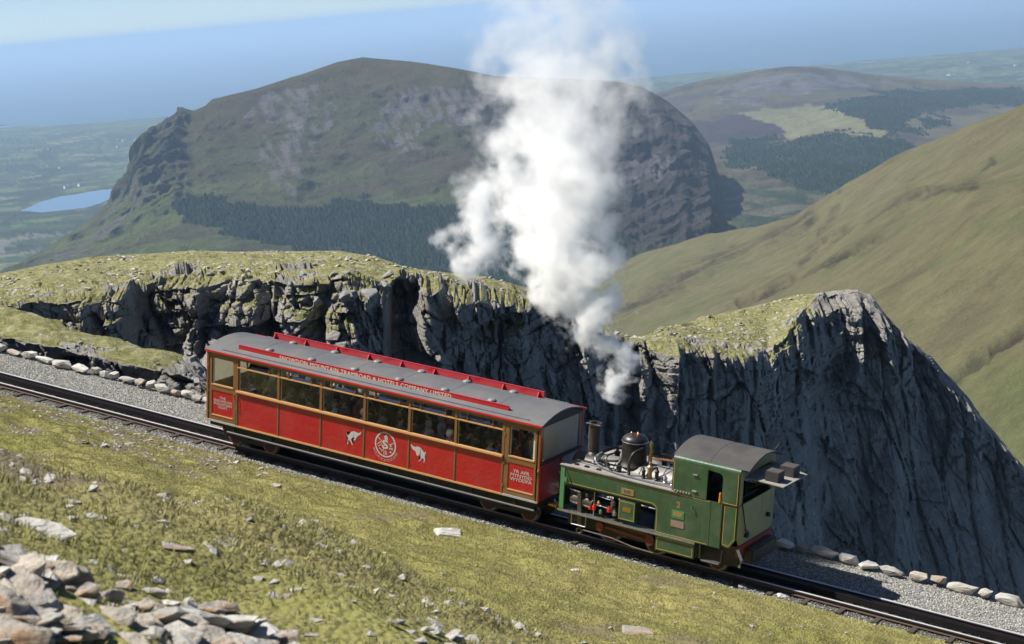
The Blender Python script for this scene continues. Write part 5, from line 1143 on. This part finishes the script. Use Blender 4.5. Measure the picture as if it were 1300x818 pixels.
MB().box(15.08, 15.6, -0.6, 0.6, 0.93, 2.1).cyl((15.5, 0, 1.9), (15.68, 0, 1.9), 0.4, 20).build('firebox_backhead', sooty, eng, LO, 0.02)
bp = [(-0.98, 1.97), (-0.98, 1.15), (-0.86, 0.92), (0.70, 0.92)] + roundc(0.76, 1.14, 0.22, -90, 0, 5) + [(0.98, 1.97)]
bk = MB().prism(bp, 'yz', 16.85, 16.88).build('bunker_back', greyg, eng, LO)
MB().prism([(y * 0.985, z * 0.985 + 0.02) for y, z in bp] + [], 'yz', 16.60, 16.62).build('bunker_inner', sooty, eng, LO)
lettering(['2'], -0.02, 0.08, 1.40, 1.56, 16.883, plate_b, bk, LO, 0.04, plane='yz')
for y, z in ((-0.55, 1.12), (0.62, 1.35)): MB().cyl((16.88, y, z), (16.97, y, z), 0.06, 14).build('lamp', sooty, bk, LO, smooth=True)
MB().tube([(16.9, -0.86, 2.0), (16.92, -0.6, 1.25), (16.94, -0.45, 1.15)], 0.015, 6).tube([(16.9, -0.62, 1.3), (16.93, -0.45, 1.2), (16.92, -0.5, 1.05)], 0.012, 6).build('chain', sooty, bk, LO)
for i in range(10):
    for y in (0.30, 0.82): MB().cyl((16.88, y, 1.45 + i * 0.05), (16.888, y, 1.45 + i * 0.05), 0.010, 6).build('rivet', sooty, bk, LO)
for q in (-1, 1): MB().box(16.80, 16.86, q * 0.80, q * 0.985, 1.97, 2.84).build('rear_post', greyg, eng, LO, 0.01)
MB().prism([(-0.90, 2.72)] + [(y * 0.97, z - 0.032) for y, z in ra] + [(0.90, 2.72)], 'yz', 16.83, 16.87).build('rear_header', greyg, eng, LO)
# raised rear flap with its two boxes
fl = MB().prism([(16.86, -0.78), (17.93, -0.86), (17.97, 0.42), (16.88, 0.86)], 'xy', 2.645, 2.67).build('rear_flap', tanktop, eng, LO)
for x, y, a in ((17.52, -0.52, 0.17), (17.62, 0.12, 0.18)): MB().box(x - a, x + a * 1.1, y - a, y + a, 2.67, 2.92).build('flap_box', cabroof, fl, LO, 0.01)
MB().box(17.15, 17.32, -0.2, 0.0, 2.672, 2.676).build('flap_slot', sooty, fl, LO)
for q in (-0.7, 0.75): MB().tube([(16.87, q, 2.35), (17.4, q * 0.9, 2.64)], 0.014, 6).build('flap_stay', sooty, fl, LO)
MB().tube([(16.9, 0.8, 3.0), (16.98, 0.85, 3.12), (17.02, 0.85, 3.2)], 0.03, 8).build('roof_whistle', sooty, eng, LO)
# rear beam, frames, couplings
MB().box(16.82, 16.92, -0.92, 0.92, 0.62, 0.92).build('rear_beam', rodred, eng, LO, 0.01)
MB().box(16.92, 17.15, -0.6, 0.75, 0.42, 0.80).build('rear_bumper', sooty, eng, LO, 0.03)
MB().tube([(16.88, -0.92, 0.85), (17.0, -0.9, 0.6), (16.95, -0.88, 0.4)], 0.04, 8).build('guard_iron', bright, eng, LO)
MB().box(11.9, 16.8, -0.62, -0.57, 0.28, 0.76).box(11.9, 16.8, 0.57, 0.62, 0.28, 0.76).box(12.0, 16.7, -0.57, 0.57, 0.60, 0.70).box(15.0, 16.6, -0.55, 0.55, 0.22, 0.6).build('frame', sooty, eng, LO, 0.008)
MB().box(11.45, 11.82, -0.3, 0.3, 0.5, 0.62).cyl((11.2, 0, 0.56), (11.5, 0, 0.56), 0.08, 12).build('front_buffer', bluem, eng, LO, 0.01)
for xw in (13.05, 14.42): wheelset(eng, LO, xw, 0.325)
wheelset(eng, LO, 16.15, 0.26)
# cylinders, levers and rods
for s in (-1, 1):
    cy_ = MB().cyl((12.1, s * 0.78, 1.10), (12.75, s * 0.78, 1.06), 0.17, 20).build('cylinder', oilst, eng, LO, smooth=True)
    MB().box(12.08, 12.8, s * 0.66, s * 0.9, 1.22, 1.36).build('steam_chest', sooty, cy_, LO, 0.02)
    MB().cyl((12.75, s * 0.78, 1.06), (13.4, s * 0.78, 1.03), 0.03, 8).cyl((12.3, s * 0.78, 1.30), (13.3, s * 0.78, 1.27), 0.022, 8).build('piston_rod', bright, cy_, LO)
    MB().box(13.15, 13.4, s * 0.72, s * 0.86, 0.95, 1.12).build('crosshead', oilst, cy_, LO, 0.01)
    MB().prism([(12.32, 1.35), (12.44, 1.35), (12.50, 0.42), (12.36, 0.42)], 'xz', s * 0.90, s * 0.96).build('rocking_lever', oilst, eng, LO, 0.01)
    MB().tube([(12.20, s * 0.97, 0.82), (12.20, s * 0.97, 0.45), (12.62, s * 0.97, 0.45), (12.62, s * 0.97, 0.82)], 0.016, 6).build('guard_frame', bright, eng, LO)
    MB().ring((12.43, s * 0.93, 0.30), 0.075, 0.03, 'y').build('lever_eye', oilst, eng, LO, smooth=True)
    rd = MB().prism([(12.95, 0.60), (14.6, 0.50), (14.6, 0.42), (12.95, 0.52)], 'xz', s * 0.86, s * 0.90).build('coupling_rod', rodred, eng, LO, 0.006)
    MB().cyl((13.02, s * 0.84, 0.55), (13.02, s * 0.955, 0.55), 0.115, 18).build('rod_end', rodred, rd, LO, smooth=True)
    MB().prism([(14.36, 0.62), (14.55, 0.66), (14.62, 0.46), (14.46, 0.36), (14.34, 0.42)], 'xz', s * 0.84, s * 0.94).build('crank_web', rodred, rd, LO, 0.008)
    MB().prism([(12.7, 0.74), (14.5, 0.66), (14.5, 0.62), (12.7, 0.70)], 'xz', s * 0.91, s * 0.94).build('connecting_rod', rodred, eng, LO, 0.005)
    MB().tube([(12.55, s * 0.95, 0.35), (13.4, s * 0.95, 0.33), (14.0, s * 0.95, 0.24), (14.6, s * 0.95, 0.22)], 0.02, 6).build('drain_pipe', oilst, eng, LO)
    for x, z, m_, r_ in ((12.82, 1.02, redv, 0.07), (12.70, 0.98, redv, 0.05), (13.25, 1.06, redv, 0.07), (12.95, 1.16, plate_b, 0.06), (13.02, 0.95, greenl, 0.06), (13.42, 1.0, bright, 0.07), (13.38, 1.25, oilst, 0.07), (12.6, 1.30, oilst, 0.05)):
        MB().lathe([(r_ * 0.8, -r_), (r_ * 0.8, r_ * 0.4), (r_ * 0.5, r_ * 0.5), (r_ * 0.4, r_), (0, r_)], (x, s * 0.93, z), 6).build('oil_cup', m_, eng, LO)
    MB().tube([(12.8, s * 0.9, 1.4), (12.82, s * 0.93, 0.8)], 0.014, 6).tube([(13.3, s * 0.9, 1.45), (13.32, s * 0.93, 1.1)], 0.014, 6).tube([(12.1, s * 0.95, 1.36), (12.4, s * 0.95, 1.34)], 0.014, 6).build('valve_rod', bright, eng, LO)
# ---------------------------------------------------------------- people
skin = plain('skin', (0.45, 0.27, 0.19), 0.6, 0, 0.06)
pcount = [0]
def person(kx, ky, kz, facing, top_c, leg_c, hair_c, label, standing=False, par_rot=0.0, size=1.0):
    pcount[0] += 1; R_ = random.Random(pcount[0]); v = []; e = []; r = []
    def P(x, y, z, rad, par=None):
        v.append((x, y, z)); r.append(rad)
        if par is not None: e.append((par, len(v) - 1))
        return len(v) - 1
    pel = P(0, 0, 0.10, 0.135); sp = P(0.0, 0, 0.28, 0.125, pel); ch = P(0.02, 0, 0.44, 0.135, sp); sh = P(0.0, 0, 0.53, 0.10, ch); nk = P(0.015, 0, 0.61, 0.052, sh)
    h0 = P(0.03, 0, 0.68, 0.07, nk); h1 = P(0.035, 0, 0.755, 0.088, h0); h2 = P(0.03, 0, 0.83, 0.068, h1); P(0.135, 0, 0.745, 0.014, h1)
    lean = R_.uniform(-0.05, 0.1)
    for s in (-1, 1):
        a = P(0.0, s * 0.17, 0.50, 0.062, sh); el = P(0.06 + lean, s * 0.23, 0.25, 0.048, a); wr = P(0.27 + lean, s * 0.15, 0.19, 0.032, el); pm = P(0.33 + lean, s * 0.13, 0.18, 0.034, wr)
        for k_ in range(4): P(0.40 + lean - 0.008 * abs(k_ - 1.5), s * (0.13 + (k_ - 1.5) * 0.021), 0.165, 0.009, pm)
        P(0.35 + lean, s * 0.085, 0.19, 0.010, pm)
        hp = P(0.02, s * 0.09, 0.07, 0.095, pel)
        if standing: kn = P(0.02, s * 0.10, -0.36, 0.062, hp); an = P(0.0, s * 0.10, -0.76, 0.042, kn)
        else: kn = P(0.42, s * 0.11, 0.07, 0.065, hp); an = P(0.40, s * 0.11, -0.32, 0.042, kn)
        P(v[an][0] + 0.14, v[an][1], v[an][2] - 0.05, 0.036, an)
    me = bpy.data.meshes.new('person'); me.from_pydata(v, e, []); me.update(); o = link('person', me)
    md = o.modifiers.new('skin', 'SKIN'); md.use_smooth_shade = True
    for i, q in enumerate(me.skin_vertices[0].data): q.radius = (r[i], r[i]); q.use_root = (i == 0)
    sb = o.modifiers.new('sub', 'SUBSURF'); sb.levels = 1; sb.render_levels = 1
    bpy.context.view_layer.update(); m2 = bpy.data.meshes.new_from_object(o.evaluated_get(bpy.context.evaluated_depsgraph_get())); o.modifiers.clear(); o.data = m2; bpy.data.meshes.remove(me)
    top_c = tuple(min(0.7, c_ * 3.0) for c_ in top_c); tm_ = plain('jacket', top_c, 0.85, 0, 0.2, 14.0); lm_ = plain('trousers', leg_c, 0.85, 0, 0.2, 14.0); hm_ = plain('hair', hair_c, 0.7, 0, 0.2, 30.0)
    m2.materials.clear(); [m2.materials.append(q) for q in (skin, tm_, lm_)]
    for p in m2.polygons:
        c = p.center; p.use_smooth = True
        p.material_index = 0 if c.z > 0.595 or (c.x > 0.28 + lean and 0.1 < c.z < 0.25) else (1 if c.z > 0.13 else 2)
    o.location = kw(kx, ky, kz); o.rotation_euler = Euler((0, SLOPE * math.cos(facing), facing)); o.scale = (size,) * 3
    hb = MB(); hb.lathe([(0.088, -0.02), (0.103, 0.03), (0.098, 0.075), (0.07, 0.115), (0.0, 0.13)], (0.015, 0, 0.755), 14); hb.lathe([(0.06, -0.09), (0.085, -0.03), (0.09, 0.02)], (-0.02, 0, 0.75), 12)
    h = hb.build('hair', hm_, o, smooth=True)
    fb_ = MB(); [fb_.lathe([(0.0, -0.01), (0.011, 0), (0.0, 0.01)], (0.118, s * 0.035, 0.765), 6) for s in (-1, 1)]; fb_.box(0.108, 0.118, -0.025, 0.025, 0.70, 0.707); fb_.build('eyes_and_mouth', plain('features', (0.06, 0.025, 0.02), 0.5), o)
    eb = MB(); [eb.lathe([(0.0, -0.03), (0.016, -0.01), (0.016, 0.015), (0.0, 0.03)], (0.02, s * 0.092, 0.755), 8) for s in (-1, 1)]; eb.build('ears', skin, o, smooth=True)
    tag(o, label, 'person', 'passengers in the carriage' if not standing else None); return o
SEAT = 1.28
pl = [(303, -0.55, 0, (0.10, 0.02, 0.03), (0.03, 0.03, 0.05), (0.03, 0.02, 0.015), 'person in a dark red top seated next to the uphill end door'),
      (318, -0.2, 0, (0.03, 0.03, 0.035), (0.03, 0.03, 0.05), (0.02, 0.015, 0.012), 'person in black seated behind the dark red top at the first window'),
      (336, -0.62, 0, (0.022, 0.022, 0.025), (0.03, 0.03, 0.05), (0.015, 0.012, 0.01), 'dark-haired person in a black jacket close to the first window'),
      (371, -0.45, 3.14, (0.12, 0.13, 0.15), (0.05, 0.05, 0.06), (0.10, 0.07, 0.05), 'person in a grey patterned top at the second window'),
      (393, -0.66, 3.14, (0.13, 0.035, 0.05), (0.04, 0.035, 0.03), (0.06, 0.045, 0.035), 'person in a maroon jumper leaning at the second window'),
      (424, -0.5, 0, (0.38, 0.38, 0.45), (0.04, 0.04, 0.05), (0.12, 0.08, 0.05), 'person in a pale sleeve reading at the third window'),
      (438, -0.25, 3.14, (0.06, 0.05, 0.045), (0.04, 0.04, 0.05), (0.05, 0.035, 0.025), 'person in brown on the inner seat at the third window'),
      (462, -0.68, 0, (0.10, 0.16, 0.30), (0.04, 0.04, 0.05), (0.62, 0.60, 0.57), 'white-haired person in blue beside the post after the third window'),
      (486, -0.4, 3.14, (0.09, 0.08, 0.075), (0.04, 0.04, 0.05), (0.09, 0.06, 0.04), 'person in brownish grey at the fourth window'),
      (508, -0.6, 0, (0.05, 0.055, 0.08), (0.04, 0.04, 0.05), (0.03, 0.02, 0.015), 'person in a dark blue coat at the fourth window'),
      (545, -0.45, 3.14, (0.16, 0.155, 0.16), (0.04, 0.04, 0.05), (0.30, 0.28, 0.26), 'grey-haired person in pale grey at the fifth window'),
      (571, -0.74, 0, (0.55, 0.05, 0.16), (0.04, 0.04, 0.05), (0.66, 0.62, 0.58), 'white-haired person in a bright pink top by the post after the fifth window'),
      (604, -0.35, 3.14, (0.05, 0.045, 0.04), (0.04, 0.04, 0.05), (0.05, 0.035, 0.025), 'person in dark brown at the sixth window'),
      (622, -0.66, 0, (0.16, 0.22, 0.22), (0.04, 0.04, 0.05), (0.07, 0.05, 0.035), 'person in a grey-green top at the sixth window')]
for u, y, fc, tc_, lc_, hc_, lab in pl:
    v_ = 441 + (u - 263) * 0.235 + 40; kx = side_at(u, v_, y)[0]
    person(kx, y, SEAT - 0.0, fc, tc_, lc_, hc_, lab, size=0.92)
# the rest of a full carriage: copies sharing a few bodies
base_p = [o for o in list(C.objects) if o.name.startswith('person')]
def copy_person(src, kx, ky, facing, label):
    o = src.copy(); C.objects.link(o); o.location = kw(kx, ky, SEAT); o.rotation_euler = Euler((0, SLOPE * math.cos(facing), facing)); o['label'] = label; o['group'] = 'seated passengers on the inner seats'
    for ch in src.children:
        c2 = ch.copy(); C.objects.link(c2); c2.parent = o
    return o
Rp = random.Random(5)
for i in range(7):
    for dx, fc in ((0.22, 0.0), (-0.22, 3.14)):
        for y in (-0.30, 0.32, 0.78):
            if Rp.random() < 0.12: continue
            copy_person(Rp.choice([base_p[k] for k in (0, 1, 2, 3, 4, 6, 8, 9, 10, 12)]), xs_[0] + 0.15 + i * 1.42 + dx + Rp.uniform(-0.05, 0.05), y + Rp.uniform(-0.05, 0.05), fc + Rp.uniform(-0.4, 0.4), 'passenger sitting on an inner seat of the carriage')
person(16.05, 0.1, 0.93 + 0.83, 3.14, (0.02, 0.022, 0.03), (0.02, 0.022, 0.03), (0.02, 0.015, 0.012), 'engine driver in dark overalls standing inside the cab', True, size=1.0)
fo = MB().tube([(16.345, -0.985, 1.96), (16.345, -0.985, 2.20)], 0.03, 8, True, 0.022).build('rolled_flag', plain('orange_cloth', (0.85, 0.30, 0.01), 0.7), None, (16.345, -0.985, 1.96)); fo.location = kw(16.345, -0.985, 1.96); fo.rotation_euler = (0, SLOPE, 0)
tag(fo, 'small bright orange rolled flag standing in the cab door opening', 'flag')
# ---------------------------------------------------------------- steam
blobs = []   # centre in track frame from pixel at a depth, radius in metres
for u, v, rpx, dy in [(786, 488, 11, 0.0), (786, 470, 20, 0.0), (788, 448, 24, 0.05), (762, 446, 22, 0.05), (770, 432, 30, 0.1), (745, 412, 28, 0.2), (760, 395, 36, 0.2), (735, 375, 40, 0.3), (712, 345, 46, 0.3), (745, 330, 40, 0.2), (700, 305, 56, 0.5), (735, 285, 46, 0.4), (715, 255, 62, 0.6), (680, 250, 54, 0.8), (745, 235, 44, 0.4), (720, 205, 70, 0.8), (680, 190, 56, 1.0), (760, 190, 42, 0.6), (725, 150, 68, 1.0), (680, 130, 56, 1.1), (775, 150, 36, 0.8), (735, 95, 66, 1.1), (690, 70, 54, 1.3), (730, 40, 60, 1.3), (720, -20, 66, 1.5), (700, -60, 60, 1.6), (745, -70, 55, 1.6),
                       (640, 215, 40, 1.4), (615, 245, 34, 1.6), (600, 285, 36, 1.6), (605, 320, 30, 1.6), (580, 290, 24, 1.8), (640, 170, 38, 1.5), (800, 165, 24, 0.8), (640, 260, 26, 1.5), (650, 115, 44, 1.4), (795, 110, 34, 1.0), (640, 60, 44, 1.6), (785, 60, 42, 1.2), (665, 5, 52, 1.7), (775, -5, 48, 1.4), (590, 330, 18, 1.7), (628, 330, 16, 1.6)]:
    d = RM.T @ np.array([(u - CX) / FPX, (v - CY) / FPX, 1.0]); yy = 0.1 + dy; k = (yy - CAMK[1]) / d[1]; q = CAMK + d * k
    blobs.append((K2W @ q, rpx / FPX * k))
n = N('steam'); n.n.remove(n.b)
SO = Vector(blobs[0][0]); co = n.coord('Object')
wv = n.new('ShaderNodeTexNoise'); n.put(wv.inputs['Vector'], co); wv.inputs['Scale'].default_value = 0.55; wv.inputs['Detail'].default_value = 2
off = n.new('ShaderNodeVectorMath'); off.operation = 'MULTIPLY_ADD'; n.l.new(wv.outputs['Color'], off.inputs[0]); off.inputs[1].default_value = (0.9, 0.9, 0.9); off.inputs[2].default_value = (-0.45, -0.45, -0.45)
wp = n.new('ShaderNodeVectorMath'); wp.operation = 'ADD'; n.l.new(off.outputs[0], wp.inputs[0]); n.l.new(co, wp.inputs[1])
sdf = None
for c_, r_ in blobs:
    dn = n.new('ShaderNodeVectorMath'); dn.operation = 'DISTANCE'; n.l.new(wp.outputs[0], dn.inputs[0]); dn.inputs[1].default_value = Vector(c_) - SO
    q = n.math('SUBTRACT', dn.outputs['Value'], r_)
    sdf = q if sdf is None else n.math('SMOOTH_MIN', sdf, q, 0.35)
nf = n.noise(wp.outputs[0], 1.1, 6, 0.62); nf2 = n.noise(co, 3.6, 3, 0.6)
val = n.math('ADD', n.math('MULTIPLY', sdf, -1.0), n.math('ADD', n.math('MULTIPLY_ADD', nf, 3.4, -1.75), n.math('MULTIPLY_ADD', nf2, 1.0, -0.5)))
sz_ = n.new('ShaderNodeSeparateXYZ'); n.put(sz_.inputs[0], co)
thin = n.ramp(n.math('DIVIDE', sz_.outputs[2], 11.0), [(0.0, 1.0), (0.12, 0.85), (0.3, 0.32), (0.48, 0.17), (0.62, 0.11), (0.8, 0.045), (1.0, 0.025)])
den = n.math('MULTIPLY', n.math('MULTIPLY', n.ramp(val, [(0.0, 0.0), (0.8, 1.0)]), thin), 12.0)
pvn = n.new('ShaderNodeVolumePrincipled'); pvn.inputs['Color'].default_value = (1.0, 1.0, 1.0, 1); n.l.new(den, pvn.inputs['Density']); pvn.inputs['Anisotropy'].default_value = 0.15
n.l.new(pvn.outputs[0], n.out.inputs['Volume'])
bm = bmesh.new()
for c_, r_ in blobs: bmesh.ops.create_icosphere(bm, subdivisions=2, radius=r_ + 0.42, matrix=Matrix.Translation(Vector(c_) - SO))
me = bpy.data.meshes.new('steam_plume'); bm.to_mesh(me); bm.free()
st = link('steam_plume', me, n.m); st.location = SO
rm = st.modifiers.new('remesh', 'REMESH'); rm.mode = 'VOXEL'; rm.voxel_size = 0.22; rm.adaptivity = 0.0
bpy.context.view_layer.update(); me2 = bpy.data.meshes.new_from_object(st.evaluated_get(bpy.context.evaluated_depsgraph_get())); st.modifiers.clear(); st.data = me2
if not me2.materials: me2.materials.append(n.m)
n.m.cycles.volume_step_rate = 0.5 if hasattr(n.m, 'cycles') and hasattr(n.m.cycles, 'volume_step_rate') else 1.0
tag(st, 'tall billowing white plume of steam rising from the engine chimney', 'steam')
# ---------------------------------------------------------------- air
top = CAM[2] + 60.0
bm = bmesh.new(); bmesh.ops.create_cube(bm, size=1.0)
me = bpy.data.meshes.new('haze'); bm.to_mesh(me); bm.free()
HB = 125000.0; zb = SEA - 30
hz = bpy.data.objects.new('haze', me); C.objects.link(hz); hz.location = (CAM[0], CAM[1], (top + zb) / 2); hz.scale = (2 * HB, 2 * HB, top - zb)
m_ = bpy.data.materials.new('haze_air'); m_.use_nodes = True; nt = m_.node_tree; nt.nodes.clear()
ou = nt.nodes.new('ShaderNodeOutputMaterial'); pv = nt.nodes.new('ShaderNodeVolumePrincipled')
pv.inputs['Color'].default_value = (0.50, 0.71, 0.975, 1); pv.inputs['Density'].default_value = 3.7e-5; pv.inputs['Anisotropy'].default_value = 0.0
nt.links.new(pv.outputs[0], ou.inputs['Volume']); me.materials.append(m_); tag(hz, kind='stuff')
